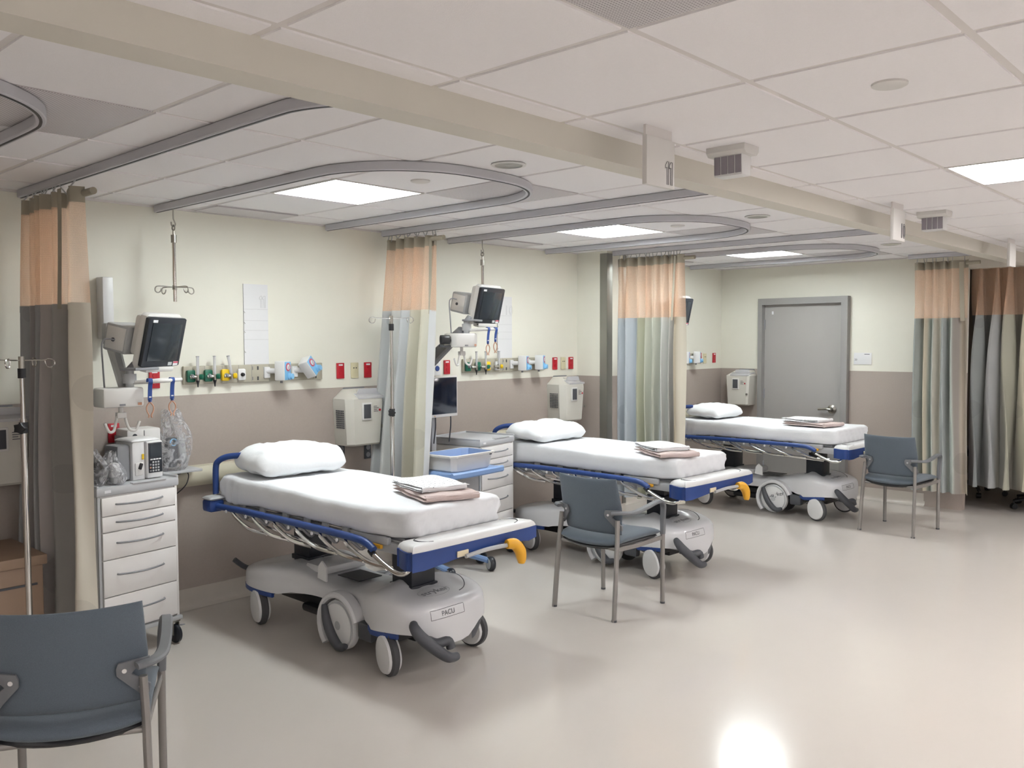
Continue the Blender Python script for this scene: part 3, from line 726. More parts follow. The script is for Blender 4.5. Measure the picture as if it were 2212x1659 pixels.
def arm_unit(hub, chan, label, flip=False, big=True):
    """hub: top of the column under the monitor, chan: wall channel x,z0,z1 or None"""
    hx, hy, hz = hub
    t = T('monitor_arm', label, 'monitor arm', (hx, hy, hz), 0, 'wall-mounted monitor arms')
    def L(p): return (p[0]-hx, p[1]-hy, p[2]-hz)
    cx, z0, z1 = chan
    B().box(cx-hx, D-.045-hy, (z0+z1)/2-hz, .062, .09, z1-z0, .006).build('wall_channel', 'white', t)
    a0 = (cx, D-.10, z0+.03 if not flip else z0+.02); a1 = (hx-.02, hy+.03, hz-.08)
    mid = tuple((a0[i]+a1[i])/2 for i in range(3))
    B().box(cx-hx, D-.12-hy, a0[2]-hz, .09, .07, .12, .012).build('arm_carriage', 'lgrey', t)
    B().sweep([L(a0), L(mid), L(a1)], lambda s: rrsec(.06-.01*s, .11-.04*s, .012)).build('support_arm', 'mgrey' if flip else 'lgrey', t)
    B().cyl(L((hx, hy, hz-.15)), L((hx, hy, hz-.01)), .022).cyl(L((hx, hy, hz-.08)), L((hx, hy, hz-.03)), .034).build('hub_column', 'lgrey', t)
    B().box(.05, -.01, -.005, .19, .10, .014, .004, rz=R(28)).cyl((0, 0, -.01), (.03, .0, .02), .02).build('swivel_plate', 'mgrey', t)
    hn = [(.02, -.03, -.075), (.10, -.10, -.07), (.20, -.07, -.068), (.27, -.02, -.068), (.275, .03, -.068), (.22, .05, -.07), (.10, .03, -.075), (.03, .02, -.078)]
    B().tube(hn, .011, 10, 5, closed=True).build('grab_handle', 'offwhite', t)
    eq = B().box(-.06, .0, -.15, .21, .14, .10, .012).build('cable_box', 'offwhite', t)
    B().box(.02, -.071, -.185, .02, .002, .014).build('sticker', 'peach', eq)
    B().box(-.07, -.071, -.187, .03, .002, .010).build('sticker', 'mgrey', eq)
    hk = B().cyl((-.05, 0, -.235), (-.05, 0, -.19), .012).box(-.05, 0, -.245, .05, .03, .03, .004)
    for s in (-1, 1): hk.tube([(-.05+s*.02, 0, -.25), (-.05+s*.032, 0, -.30), (-.05+s*.045, -.01, -.325), (-.05+s*.07, -.015, -.325), (-.05+s*.09, -.015, -.28)], .0075, 8, 5)
    hk.build('cable_hooks', 'offwhite', t)
    if flip:
        B().pad(lambda a, b: (-.215+.045*a, 0, -.145+.032*b), (0, .05, 0), 10, 10, 4).tube([(-.18, 0, -.15), (-.16, 0, -.15)], .01, 8).build('clamp_knob', 'black', t)
        B().tube([(-.15, 0, -.19), (-.22, 0, -.195), (-.27, 0, -.19)], .008, 8).build('clamp_lever', 'dgrey', t)
    if big: B().tube([(-.05, .05, .15), (-.11, .06, .14), (-.115, .05, .0), (-.11, .04, -.17)], .0045, 6, 6).build('cable', 'mgrey', t)
    return t
def strap(x, y, z, label, l=.10):
    t = T('hanging_strap', label, 'strap', (x, y, z), 0, 'blue straps with copper clips')
    B().tube([(0, -.014, 0), (0, -.008, .013), (0, .008, .013), (0, .014, 0), (0, .004, -.014), (0, .001, -l*.5), (0, 0, -l)], .0005, 4, 3)
    b = B().sweep([Vector(p) for p in spline([(0, .013, -.004), (0, .010, .012), (0, -.008, .014), (0, -.014, -.002), (0, -.008, -.02), (0, -.002, -l*.6), (0, 0, -l)], 5)], rsec(.022, .003), up=(0, 1, 0)); b.build('webbing', 'strap', t)
    B().box(0, -.003, -l*.82, .012, .003, .006).build('white_mark', 'label', t)
    B().cyl((0, 0, -l-.008), (0, 0, -l+.006), .008).build('swivel', 'blue', t)
    c = B().tube([(0, 0, -l-.008), (.017, 0, -l-.03), (.017, 0, -l-.055), (.006, 0, -l-.078), (.010, 0, -l-.09)], .0035, 6, 4)
    c.tube([(0, 0, -l-.008), (-.017, 0, -l-.03), (-.017, 0, -l-.055), (-.006, 0, -l-.078), (-.010, 0, -l-.09)], .0035, 6, 4)
    c.build('clip', 'peach', t)
    return t
arm_unit((2.00, 4.60, 1.545), (2.115, 1.70, 2.055), 'grey wall arm carrying the nearest patient monitor above the drawer cart')
monitor((2.185, 4.60, 1.682), R(30), 'nearest patient monitor, dark screen above the drawer cart')
strap(2.06, 4.50, 1.476, 'left blue strap on the handle below the nearest monitor')
strap(2.195, 4.53, 1.476, 'right blue strap on the handle below the nearest monitor')
arm_unit((4.47, 4.60, 1.835), (4.45, 1.42, 1.95), 'dark grey arm rising from behind the curtain to the middle monitor', True)
monitor((4.73, 4.62, 1.945), R(12), 'middle patient monitor in front of a hanging IV rod')
strap(4.59, 4.50, 1.765, 'left blue strap on the handle below the middle monitor')
strap(4.70, 4.53, 1.765, 'right blue strap on the handle below the middle monitor', .085)
arm_unit((7.15, 4.62, 1.835), (7.05, 1.55, 1.98), 'wall arm of the farthest monitor hidden behind curtain netting', True)
monitor((7.37, 4.60, 1.955), R(-2), 'farthest patient monitor partly hidden behind the curtain edge')

# hanging IV rods
def iv_rod(x, y, label, l=.54, group='IV rods hung from ceiling tracks'):
    t = T('hanging_iv_rod', label, 'IV rod', (x, y, ZB-.045), 0, group)
    B().tube([(0, 0, 0), (0, 0, -.05), (.004, 0, -.065), (.012, 0, -.085), (.004, 0, -.10), (-.010, 0, -.095), (-.013, 0, -.075)], .004, 8, 5).build('hook', 'steel', t)
    ring = [(0, .015*math.cos(a*math.pi/6), -.108+.015*math.sin(a*math.pi/6)) for a in range(12)]
    B().tube(ring, .0045, 6, 0, closed=True).cyl((0, 0, -.123), (0, 0, -.15), .006).build('eye_ring', 'steel', t)
    B().cyl((0, 0, -.15), (0, 0, -.195), .016).build('collar', 'steel', t)
    B().cyl((0, 0, -.19), (0, 0, -l), .0105).build('rod', 'chrome', t)
    for q in (0, 90):
        c, s = math.cos(R(q+8)), math.sin(R(q+8))
        for sg in (1, -1):
            P = [(0, 0), (.10, .002), (.125, -.006), (.128, -.026), (.112, -.036), (.095, -.028), (.088, -.012)]
            B().tube([(sg*a*c, sg*a*s, -.455+z) for a, z in P], .0035, 6, 5).build('bag_hook', 'steel', t)
    B().cyl((0, 0, -.445), (0, 0, -.47), .013).build('hook_boss', 'steel', t)
    return t
iv_rod(2.44, 4.97, 'chrome IV rod hanging from the ceiling left of the nearest gas rail')
iv_rod(4.84, 4.80, 'chrome IV rod hanging from the ceiling behind the middle monitor')
iv_rod(7.27, 4.80, 'chrome IV rod seen through netting by the farthest bed')
# IV poles on the floor
def iv_pole(x, y, H, rz, label, knob):
    t = T('iv_pole', label, 'IV pole', (x, y, 0), rz, 'floor-standing IV poles')
    B().cyl((0, 0, .10), (0, 0, knob+.04), .0145).build('lower_pole', 'chrome', t)
    B().cyl((0, 0, knob), (0, 0, H-.075), .0105).build('upper_pole', 'chrome', t)
    B().cyl((0, 0, H-.10), (0, 0, H-.055), .017).build('black_collar', 'black', t)
    B().cyl((0, 0, H-.06), (0, 0, H), .013).build('top_cap', 'steel', t)
    for q in range(4):
        c, s = math.cos(q*math.pi/2), math.sin(q*math.pi/2)
        P = [(.0, -.01), (.10, -.008), (.118, -.002), (.142, -.008), (.148, -.026), (.132, -.042), (.112, -.036), (.105, -.012)]
        B().tube([(a*c, a*s, H-.008+z) for a, z in P], .003, 6, 5).build('bag_hook', 'chrome', t)
    kn = B()
    kn.prism([((.028 if k % 2 == 0 else .020)*math.cos(k*math.pi/5), knob+(.028 if k % 2 == 0 else .020)*math.sin(k*math.pi/5)) for k in range(10)], 'y', -.045, -.02, .003)
    kn.cyl((0, 0, knob-.025), (0, 0, knob+.025), .019); kn.build('adjusting_knob', 'black', t)
    for q in range(5):
        a = 2*math.pi*q/5+.3; c, s = math.cos(a), math.sin(a)
        lg = B().sweep([(c*.02, s*.02, .11), (c*.13, s*.13, .095), (c*.22, s*.22, .075)], lambda u: rrsec(.034-.012*u, .024-.006*u, .004)).build('base_leg', 'mgrey', t)
        B().cyl((c*.215-s*.012, s*.215+c*.012, .028), (c*.215+s*.012, s*.215-c*.012, .028), .028).cyl((c*.215, s*.215, .03), (c*.215, s*.215, .08), .008).build('caster', 'black', lg)
    return t
iv_pole(1.41, 4.38, 1.618, R(-43), 'chrome IV pole at the far left in front of the dark bin', 1.29)
iv_pole(3.765, 4.6, 1.852, R(-43), 'chrome IV pole beside the curtain between the nearest and middle beds', 1.20)

# ------------------------------------------------------------------ privacy curtains
def curtain(top, bot, ztop, zmid, zbot, n, amp, fab, label, seed, webbing=None, hooks=12, flat=None, header=True, ztrack=ZB-.045, wide=False):
    """top/bot: (x0,y0,x1,y1) end points of the gathered line at the top and at the floor"""
    rr = random.Random(seed); origin = Vector((top[0], top[1], 0))
    t = T('privacy_curtain', label, 'curtain', tuple(origin), 0, 'bay privacy curtains')
    ws = [rr.uniform(.55, 1.45) for _ in range(n)]
    if flat:
        for i in flat: ws[i] *= 2.6
    tot = sum(ws); us = [0]
    for x in ws: us.append(us[-1]+x/tot)
    off = [(1 if k % 2 else -1)*rr.uniform(.6, 1.15) for k in range(n+1)]
    lean = [rr.uniform(-.2, .2)/n for _ in range(n+1)]
    lap = [(.42 if k % 2 else -.42)*rr.uniform(.4, 1.2)*(min(ws[max(0, k-1)], ws[min(n-1, k)])/tot) for k in range(n+1)]
    lap[0] = lap[-1] = 0
    q2 = []
    for k in range(n+1):                 # omega-shaped pleats: each crest is a rounded tube
        w_ = (min(ws[max(0, k-1)], ws[min(n-1, k)])/tot)*.30
        for dx in ((-w_, 0, w_) if 0 < k < n else (0,)):
            q2.append((us[k]+dx, off[k]*(.78 if dx else 1.0), lean[k]))
    pts = spline(q2, 4)
    dye = [lin(c) for c in fab]; dye = [tuple(x*.5+.5*sum(c)/3*q for x, q in zip(c, (1.02, 1, .95))) for c in dye]
    m = len(pts)-1
    arc = [0]
    def base(u, f):
        a = Vector((top[0]+(top[2]-top[0])*u, top[1]+(top[3]-top[1])*u, 0)); b = Vector((bot[0]+(bot[2]-bot[0])*u, bot[1]+(bot[3]-bot[1])*u, 0))
        return a.lerp(b, f)
    dvec = Vector((top[2]-top[0], top[3]-top[1], 0)); Lw = dvec.length; dvec.normalize(); nv = Vector((dvec.y, -dvec.x, 0))
    def S(i, z, f0=None):
        u, o, l = pts[i]
        f = (ztop-z)/(ztop-zbot); ff = f**1.15
        uu = min(1.02, max(-.02, u + l*f*2 + .012*math.sin(7*f+o*2)))
        a = amp*(.75+.35*f)*(1+.12*math.sin(9*f+5*u))
        return base(uu, ff) + nv*(a*o) + Vector((0, 0, z)) - origin
    for i in range(1, m+1): arc.append(arc[-1]+(S(i, zmid)-S(i-1, zmid)).length)
    def surf(z0, z1, nz, name, mt, off=0):
        b = B(); fn = lambda u, v: S(round(u*m), z0+(z1-z0)*v) + nv*off
        b.grid(fn, m, nz, uv=lambda u, v: (arc[round(u*m)], z0+(z1-z0)*v)); o = b.build(name, mt, t, ang=180, recalc=False)
        if mt is DRAPE:
            at = o.data.color_attributes.new('dye', 'FLOAT_COLOR', 'POINT'); nvr = nz+1
            for i in range(m+1):
                q = min(.9999, max(0, pts[i][0]))*(len(dye)-1); k = int(q); fr = min(1, max(0, ((q-k)-.35)/.3))
                c = [dye[k][e]*(1-fr)+dye[k+1][e]*fr for e in range(3)]
                for j in range(nvr): at.data[i*nvr+j].color = (*c, 1)
        return o
    if header: surf(ztop, ztop-.075, 2, 'header_band', 'header_band')
    surf(ztop-(.075 if header else 0), zmid, 8, 'netting', 'net')
    surf(zmid+.006, zbot, 16, 'fabric_panel', DRAPE)
    surf(zmid+.012, zmid-.022, 1, 'seam_band', DRAPE, .0015)
    if header:
        B().cyl(S(m, ztop-.03)-dvec*.02, S(m, ztop-.03)+dvec*.10, .017).build('pull_bar', 'header_band', t)
    if webbing:
        ui, wd = webbing; i0 = round(ui*m); u0 = pts[i0][0]
        b = B(); fn = lambda u, v: S(i0, ztop-.02+(zmid-ztop)*v) + dvec*(u-.5)*wd + nv*(amp*1.0)
        b.grid(fn, 1, 8); b.build('edge_webbing', 'header_band', t, ang=180)
    for k in range(hooks):
        i = round(m*(k+.5)/hooks); p = S(i, ztop-.01)
        q = Vector((base(pts[i][0], 0).x, base(pts[i][0], 0).y, 0)) - origin
        B().tube([(q.x, q.y, ztrack), (q.x*.7+p.x*.3, q.y*.7+p.y*.3, (ztrack+ztop)/2), (p.x, p.y, ztop-.012)], .0035, 6).build('hook', 'lgrey', t)
    return t
DRAPE = fabric_mat('printed_drape')
fab1 = ['8C9196', '989CA0', '8F898A', '97999C', 'A89D9A', '94948F', '9B9692', 'C4B9A3', 'CDC3AB', 'CDC3AB']
fab2 = ['A3A9AE', 'AEB4B8', '9FA4A6', 'B9BDBC', 'CBCDCA', 'B9C1C9', 'C3C0AC', 'BBB596', 'CEC8A9', 'D0CAB0', 'C6CCD2']
fab3 = ['A9B0B4', '9FAEBD', 'AFBFD0', 'A9B9C9', '9BA9B4', 'A3A67E', 'B3B89E', 'C6CCBB', 'A9AC94', 'A8B2BC', 'BFC1BA', 'A09C94', 'AB9873', 'D0C7AC']
fab4 = ['92A1A6', '8E9C98', 'C2B693', '9DAEA5', 'BDB9A6', '94A0A2', 'AFBDB3', '8F867F', 'C0AF98', 'C2B197']
fab5 = ['5E585C', '8A979A', '5F6464', 'A0A8AD', '868578', 'A5A68C', '6B6658', 'B9B491', 'ABA586', 'BFB897', '918A80', 'B0AC90']
ZH = 2.425
curtain((1.68, 5.07, 1.68, 4.36), (1.62, 5.10, 1.665, 4.33), ZH, 1.86, .26, 12, .055, fab1, 'grey and taupe privacy curtain at the far left, beside the drawer cart', 3, (.97, .05), 10, flat=[10])
curtain((4.17, 5.14, 4.17, 4.58), (3.92, 5.10, 3.93, 4.47), ZH, 1.89, .24, 11, .058, fab2, 'sage and beige privacy curtain swept aside between the nearest and middle beds', 11, (.96, .03), 14)
curtain((6.60, 4.80, 6.60, 4.09), (6.60, 4.80, 6.60, 4.09), ZH, 1.87, .24, 16, .055, fab3, 'blue, green and tan privacy curtain between the middle and farthest beds', 5, (.97, .02), 18)
curtain((8.97, 2.96, 8.97, 2.47), (8.96, 2.95, 9.0, 2.43), ZH, 1.87, .20, 11, .05, fab4, 'sage and cream privacy curtain hanging by the right-hand wall end', 8, (.9, .04), 9, flat=[9])
curtain((9.34, 2.53, 9.34, .2), (9.34, 2.53, 9.35, .2), 2.365, 1.90, .235, 38, .06, fab5*3, 'wide privacy curtain with brown netting across the doorway at the right edge', 21, None, 0, header=False)

# ------------------------------------------------------------------ stretchers
def stretcher(loc, rz, label):
    t = T('hospital_bed', label, 'hospital bed', loc, rz, 'wheeled hospital beds')
    # local: +y head, -y foot, x across; body y in -.95..+.95
    half = [(0, -.80), (.13, -.795), (.225, -.765), (.285, -.70), (.305, -.61), (.30, -.50), (.27, -.40), (.225, -.31), (.20, -.2), (.19, .05), (.20, .2), (.25, .33), (.295, .46), (.31, .60), (.295, .73), (.235, .83), (.12, .875), (0, .88)]
    hs = spline([(x, y, 0) for x, y in half], 3)
    loop = [(p.x, p.y) for p in hs] + [(-p.x, p.y) for p in hs[-2:0:-1]]
    def sm(a, b, x): u = min(1, max(0, (x-a)/(b-a))); return u*u*(3-2*u)
    def zbt(x, y):
        z = .225
        if y < -.45:                       # foot shroud: arches over the casters and a low nose
            z = .215 + .015*math.cos(y*9)
            z -= .075*sm(-.70, -.79, y)*(1-sm(.05, .20, abs(x)))
        if abs(y) < .35: z = .235
        if y > .4: z = .215
        return z
    def ztp(y):
        return .325 + .05*sm(.88, .45, y)*1.0 - .05*sm(.35, .1, y)*sm(-.35, -.1, y) + (.035*sm(-.3, -.52, y)) - .035*sm(-.55, -.80, y)
    rr = []
    for ins, fz in ((0, 0), (0, .42), (.010, .66), (.035, .80), (.085, .895), (.16, .955), (.35, 1.02), (.7, 1.07), (.97, 1.09)):
        r = []
        for x, y in loop:
            zb, zt = zbt(x, y), ztp(y)
            yc = -.42 if y < -.42 else (.42 if y > .42 else y)
            nx = x*(1-ins); ny = yc+(y-yc)*(1-ins*.85)
            r.append((nx, ny, zb+(zt-zb)*fz))
        rr.append(r)
    base = B().rings(rr, True, True).build('base_shell', 'silver', t, ang=50)
    # dark line, maker lettering, ward label on the foot hood, laid on the shell surface
    from mathutils.bvhtree import BVHTree
    bt = BVHTree.FromPolygons([v.co for v in base.data.vertices], [tuple(p.vertices) for p in base.data.polygons])
    def drop(x, y, e=.0015):
        h = bt.ray_cast(Vector((x, y, 1)), Vector((0, 0, -1))); return (h[0].z if h[0] else .38)+e
    def front(x, z, e=.002):
        h = bt.ray_cast(Vector((x, -2, z)), Vector((0, 1, 0))); return (h[0].y if h[0] else -.79)-e
    arc = [(.05+.185*math.cos(a), -.55-.165*math.sin(a)) for a in [R(x) for x in range(-25, 80, 7)]]
    B().tube([(x, y, drop(x, y, 0)) for x, y in arc], .0028, 6).build('trim_line', 'ink', base)
    arc = [(-.02+.10*math.cos(a), -.645+.055*math.sin(a)) for a in [R(x) for x in range(0, 360, 15)]]
    B().tube([(x, y, drop(x, y, -.0012)) for x, y in arc], .0022, 6, closed=True).build('badge_ring', 'lgrey', base)
    tx = text('stryker', .062, 'lettering', 'mgrey', base, (0, 0, 0), (0, 0, 0), .001)
    for v in tx.data.vertices:
        x, y = v.co.x-.02, v.co.y-.65; v.co = (x, y, drop(x, y, .001)+max(0, v.co.z))
    tx = text('PACU', .034, 'lettering', 'ink', base, (0, 0, 0), (0, 0, 0), .0006)
    for v in tx.data.vertices:
        x, z = v.co.x-.055, v.co.y+.312; v.co = (x, front(x, z, .0015)-max(0, v.co.z), z)
    c4 = [(-.165, .290), (.055, .290), (.055, .335), (-.165, .335)]; P4 = []
    for i in range(4):
        a_, b_ = c4[i], c4[(i+1) % 4]
        for k in range(8): P4.append((a_[0]+(b_[0]-a_[0])*k/8, a_[1]+(b_[1]-a_[1])*k/8))
    B().tube([(x, front(x, z, 0), z) for x, z in P4], .0014, 5, closed=True).build('ward_label', 'ink', base)
    # blue trim skirts under both lobes
    for y0, y1, nm in ((-.68, -.42, 'foot'), (.46, .82, 'head')):
        pts = [(x, y, zbt(x, y)-.014) for x, y in loop if y0 <= y <= y1]
        for sg in (1, -1):
            q = sorted([p for p in pts if p[0]*sg > .05], key=lambda p: p[1])
            if len(q) > 2: B().sweep([(p[0]-sg*.008, p[1], p[2]) for p in q], rrsec(.02, .03, .004)).build('blue_trim', 'blue', t)
    # undercarriage: dark frame
    B().box(0, 0, .17, .26, 1.25, .07, .01).box(0, -.60, .19, .50, .06, .05, .01).box(0, .60, .19, .52, .06, .05, .01).box(0, .1, .13, .34, .5, .05, .02).build('undercarriage', 'black', t)
    # accents on the nose
    for sg in (-1, 1):
        B().pad(lambda a, b, sg=sg: (sg*(.175+.065*a), -.795+.045*abs((.175+.065*a)-.1)/.14+.0, .205+.05*b*(1-.7*a*a)+.055*a), (0, -.006, 0), 8, 8).build('grey_accent', 'dgrey', base) if sg > 0 else None
    # foot pedal (Y-shaped dark lever) at left of the nose
    B().tube([(-.27, -.775, .30), (-.285, -.80, .285), (-.27, -.83, .245), (-.215, -.865, .185), (-.14, -.885, .125), (-.08, -.885, .115)], lambda u: .019+.012*math.sin(u*math.pi), 12, 6).tube([(-.24, -.79, .225), (-.19, -.85, .20), (-.13, -.87, .20), (-.115, -.875, .165)], .024, 12, 5).build('foot_pedal', 'dgrey', t)
    B().tube([(-.10, .87, .24), (-.20, .90, .27), (-.27, .92, .33)], .016, 8, 4).build('brake_pedal', 'dgrey', t)
    # corner casters
    def caster(x, y, a):
        ca, sa = math.cos(a), math.sin(a)
        r = .102
        def Lp(u, v, z): return (x+u*ca-v*sa, y+u*sa+v*ca, z)   # u: axle, v: rolling
        w = B().lathe([(.055, -.02), (r-.012, -.021), (r, -.012), (r, .012), (r-.012, .021), (.055, .02)], Lp(0, 0, r), (ca, sa, 0), 32).build('caster_tyre', 'rubber', t)
        for sg in (-1, 1):
            o = B()
            pr = [(Lp(sg*(.022+.008*(1-k/5)), 0, r)) for k in range(6)]
            # cover: teardrop plate reaching up into the base
            pl = []
            for k in range(28):
                an = 2*math.pi*k/28; rr_ = r*.86; vx, vz = rr_*math.cos(an), rr_*math.sin(an)
                if vz > 0: vx = vx*(1+.0*vz) + .015*vz/rr_; vz = vz*1.22
                pl.append((vx, vz))
            A = [Lp(sg*.022, v, r+z) for v, z in pl]; Bq = [Lp(sg*.034, v*.93, r+z*.93) for v, z in pl]; Cq = [Lp(sg*.038, v*.6, r+z*.6) for v, z in pl]; Dq = [Lp(sg*.039, v*.1, r+z*.1) for v, z in pl]
            o.rings([A, Bq, Cq, Dq]); o.build('caster_cover', 'white', w)
        B().cyl(Lp(0, -.0, 2*r-.01), Lp(0, 0, .225), .022).box(*Lp(0, 0, .205), .03, .07, .03, .008, rz=a).build('caster_fork', 'dgrey', w)
    caster(-.285, -.60, R(-14)); caster(.30, -.60, R(8)); caster(-.285, .60, R(-12)); caster(.285, .62, R(5))
    # fifth wheel with fairing on either side
    for sg in (-1, 1):
        X = sg*.235; Y = -.15; r = .135; zc = .152
        o = B().lathe([(0, -.004), (.04, .006), (r-.02, .004), (r, -.006), (r, -.045), (0, -.05)], (X+sg*.035, Y, zc), (sg, 0, 0), 36).build('steer_wheel_disc', 'white', t)
        B().lathe([(r-.018, 0), (r-.010, .003), (r-.004, 0), (r-.010, -.003)], (X+sg*.037, Y, zc), (sg, 0, 0), 36).build('disc_rim', 'lgrey', o)
        arcp = [(X+sg*.012, Y+(r+.03)*math.cos(a), zc+(r+.03)*math.sin(a)) for a in [R(q) for q in range(-45, 176, 13)]]
        B().sweep(arcp, rrsec(.034, .075, .010), up=(1, 0, 0)).build('wheel_fairing', 'silver', t)
        ped = [(X+sg*.05, Y+.10, zc+.10), (X+sg*.056, Y+.075, zc+.03), (X+sg*.058, Y+.03, zc-.045), (X+sg*.058, Y-.04, zc-.10), (X+sg*.056, Y-.10, zc-.085)]
        B().tube(ped, lambda u: .014+.013*math.sin(u*math.pi)**.7, 10, 5).build('steer_pedal', 'dgrey', t)
        B().box(X, Y-.22, zc+.01, .06, .12, .10, .02).build('grey_cover', 'dgrey', t)
    B().cyl((0, -.15, .09), (.0, -.15, .10), .02).lathe([(0, -.02), (.085, -.02), (.09, 0), (.085, .02), (0, .02)], (0, -.15, .09), (1, 0, 0), 28).build('centre_wheel', 'rubber', t)
    # lift columns
    for y in (-.47, .46):
        B().box(-.005, y, .44, .165, .16, .22, .006).box(-.005, y, .385, .185, .18, .03, .004).build('lift_column', 'bezel', t)
        B().box(-.005, y, .585, .13, .13, .10, .006).build('lift_column_top', 'black', t)
    # recessed tray with instruction label in the middle
    B().box(0, .23, .372, .30, .20, .05, .02).build('mid_cover', 'silver', t)
    B().box(-.02, -.02, .352, .16, .20, .004).build('black_recess', 'black', t)
    B().prism([(-.02, .36), (-.02, .44), (.02, .47), (.05, .44), (.06, .37)], 'x', -.25, -.24).build('white_release_tab', 'white', t)
    # litter frame
    f = B()
    for sg in (-1, 1):
        f.box(sg*.30, .02, .665, .045, 1.72, .055, .008)
    f.box(0, -.80, .665, .60, .06, .05, .008).box(0, .84, .665, .60, .05, .05, .008).box(0, -.47, .65, .55, .12, .04, .006).box(0, .46, .65, .55, .12, .04, .006)
    f.build('litter_frame', 'lgrey', t)
    d = B().box(0, .45, .708, .58, .85, .02, .006).box(0, -.38, .708, .58, .72, .02, .006); d.build('litter_deck', 'mgrey', t)
    for y in (.72, .50, .26, .05, -.12, -.30):
        B().box(-.318, y, .702, .02, .05, .034, .006).build('deck_bracket', 'lgrey', t)
    B().box(-.33, -.52, .700, .03, .30, .04, .008).build('side_panel', 'lgrey', t)
    B().box(-.352, -.60, .672, .018, .075, .020, .004).build('yellow_release', 'yellow', t)
    # lowered side rails: blue grip tube with chrome stretchers
    for sg in (-1, 1):
        X = sg*.395
        g = B().tube([(X, .90, .685), (X, .6, .695), (X, .2, .70), (X, -.2, .702), (X, -.48, .70), (X, -.57, .69), (X, -.63, .665)], .019, 12, 5).build('side_rail_grip', 'bluetube', t)
        ch = B()
        ch.tube([(X, -.60, .655), (X, -.70, .61), (X, -.79, .582), (X-sg*.005, -.85, .585), (X-sg*.03, -.865, .61), (X-sg*.06, -.85, .65)], .0125, 10, 6)
        ch.tube([(X-sg*.03, .60, .640), (X-sg*.03, .1, .610), (X-sg*.03, -.35, .590), (X-sg*.02, -.70, .578)], .008, 8, 5)
        ch.build('side_rail_bar', 'chrome', g)
        for k in range(6):
            y = .70-.22*k
            B().tube([(X, y, .680), (X+sg*.010, y-.03, .660), (X+sg*.014, y-.15, .618), (X+sg*.010, y-.24, .600), (X-sg*.005, y-.36, .596)], .0105, 8, 5).build('side_rail_spindle', 'chrome', g)
            B().lathe([(0, 0), (.010, 0), (.009, .005), (0, .006)], (X+sg*.016, y+.05, .674), (sg, 0, 0), 12).build('rail_bolt', 'label', g)
            B().tube([(X, y-.06, .68), (X-sg*.02, y-.10, .645), (X-sg*.04, y-.10, .65)], .009, 8, 3).build('rail_hinge', 'mgrey', g)
        B().tube([(X, -.60, .66), (X, -.63, .64)], .016, 8).build('rail_end_cap', 'black', g)
    # head end corner blocks, push handles
    for sg in (-1, 1):
        B().box(sg*.40, .925, .690, .10, .10, .075, .018).build('head_corner', 'blue', t)
        B().pad(lambda a, b, sg=sg: (sg*.40+.05*a, .92+.052*b, .735), (0, 0, .03), 8, 8, 4).build('corner_cap', 'lgrey', t)
    B().box(0, .925, .685, .72, .05, .05, .01).build('head_bar', 'lgrey', t)
    B().tube([(-.375, .935, .735), (-.375, .935, .80), (-.375, .93, .915), (-.366, .915, .955), (-.335, .87, .982), (-.29, .80, .992), (-.265, .765, .992)], .0185, 12, 6).build('push_handle', 'bluetube', t)
    B().cyl((-.40, .92, .745), (-.35, .92, .745), .012).cyl((-.375, .90, .765), (-.29, .90, .765), .006).build('handle_latch', 'chrome', t)
    B().tube([(.375, .935, .735), (.37, .955, .757), (.33, .965, .765), (.12, .965, .765)], .0175, 12, 6).build('push_handle', 'bluetube', t)
    # foot end board
    xs = .42
    top = [(-xs, -.90), (-xs+.01, -.935), (-xs+.06, -.965), (xs-.06, -.965), (xs-.01, -.935), (xs, -.90), (xs-.03, -.82), (xs-.10, -.80), (-xs+.10, -.80), (-xs+.03, -.82)]
    tt = spline([(x, y, 0) for x, y in top], 3, True)
    def sc(p, k, z): return (p.x*k, -.885+(p.y+.885)*(k if k == 1 else 1-(1-k)*4.2), z)
    B().rings([[sc(p, 1, .698) for p in tt], [sc(p, 1, .708) for p in tt], [sc(p, .985, .722) for p in tt], [sc(p, .95, .733) for p in tt], [sc(p, .90, .737) for p in tt]]).build('foot_board_top', 'white', t)
    for sg in (-1, 1):
        B().tube([(sg*(.26+.085*math.cos(a)), -.885+.055*math.sin(a), .7385-.006*abs(math.sin(a))) for a in [R(q) for q in range(-75, 76, 15)]], .0045, 6).build('trim_line', 'ink', t)
    sk = [(p.x*1.01, -.885+(p.y+.885)*1.03) for p in tt]
    prof = lambda x: .700-(.085 if x < -.16 else (.085-(x+.16)/.03*.045 if x < -.13 else (.040 if x < .27 else (.068 if x < .40 else .06))))
    A = [(x, y, .700) for x, y in sk]; Bq = [(x, y, prof(x)) for x, y in sk]; Cq = [(x*.9, -.885+(y+.885)*.7, prof(x)+.003) for x, y in sk]
    B().rings([[(x*.99, -.885+(y+.885)*.97, .703) for x, y in sk], A, Bq, Cq], True, True).build('foot_board_skirt', 'blue', t, ang=30)
    B().box(-.125, -.975, .655, .075, .008, .03, .003).build('cream_label', 'cream', t)
    B().tube([(-.115, -.985, .640), (.03, -.99, .650), (.17, -.99, .645), (.20, -.99, .640)], .011, 8, 3).build('lever_bar', 'lgrey', t)
    B().tube([(.17, -.99, .650), (.215, -1.0, .645), (.245, -1.01, .61), (.256, -1.012, .565), (.255, -1.012, .54)], lambda u: .010+.021*math.sin(math.pi*(.22+.70*u)), 12, 5).build('yellow_handle', 'yellow', t)
    for sg in (-1, 1): B().box(sg*.24, -.80, .70, .06, .10, .05, .01).build('foot_board_mount', 'mgrey', t)
    # mattress in a fitted white sheet
    def mfn(zc, e): return None
    ml, mh = -.815, .925
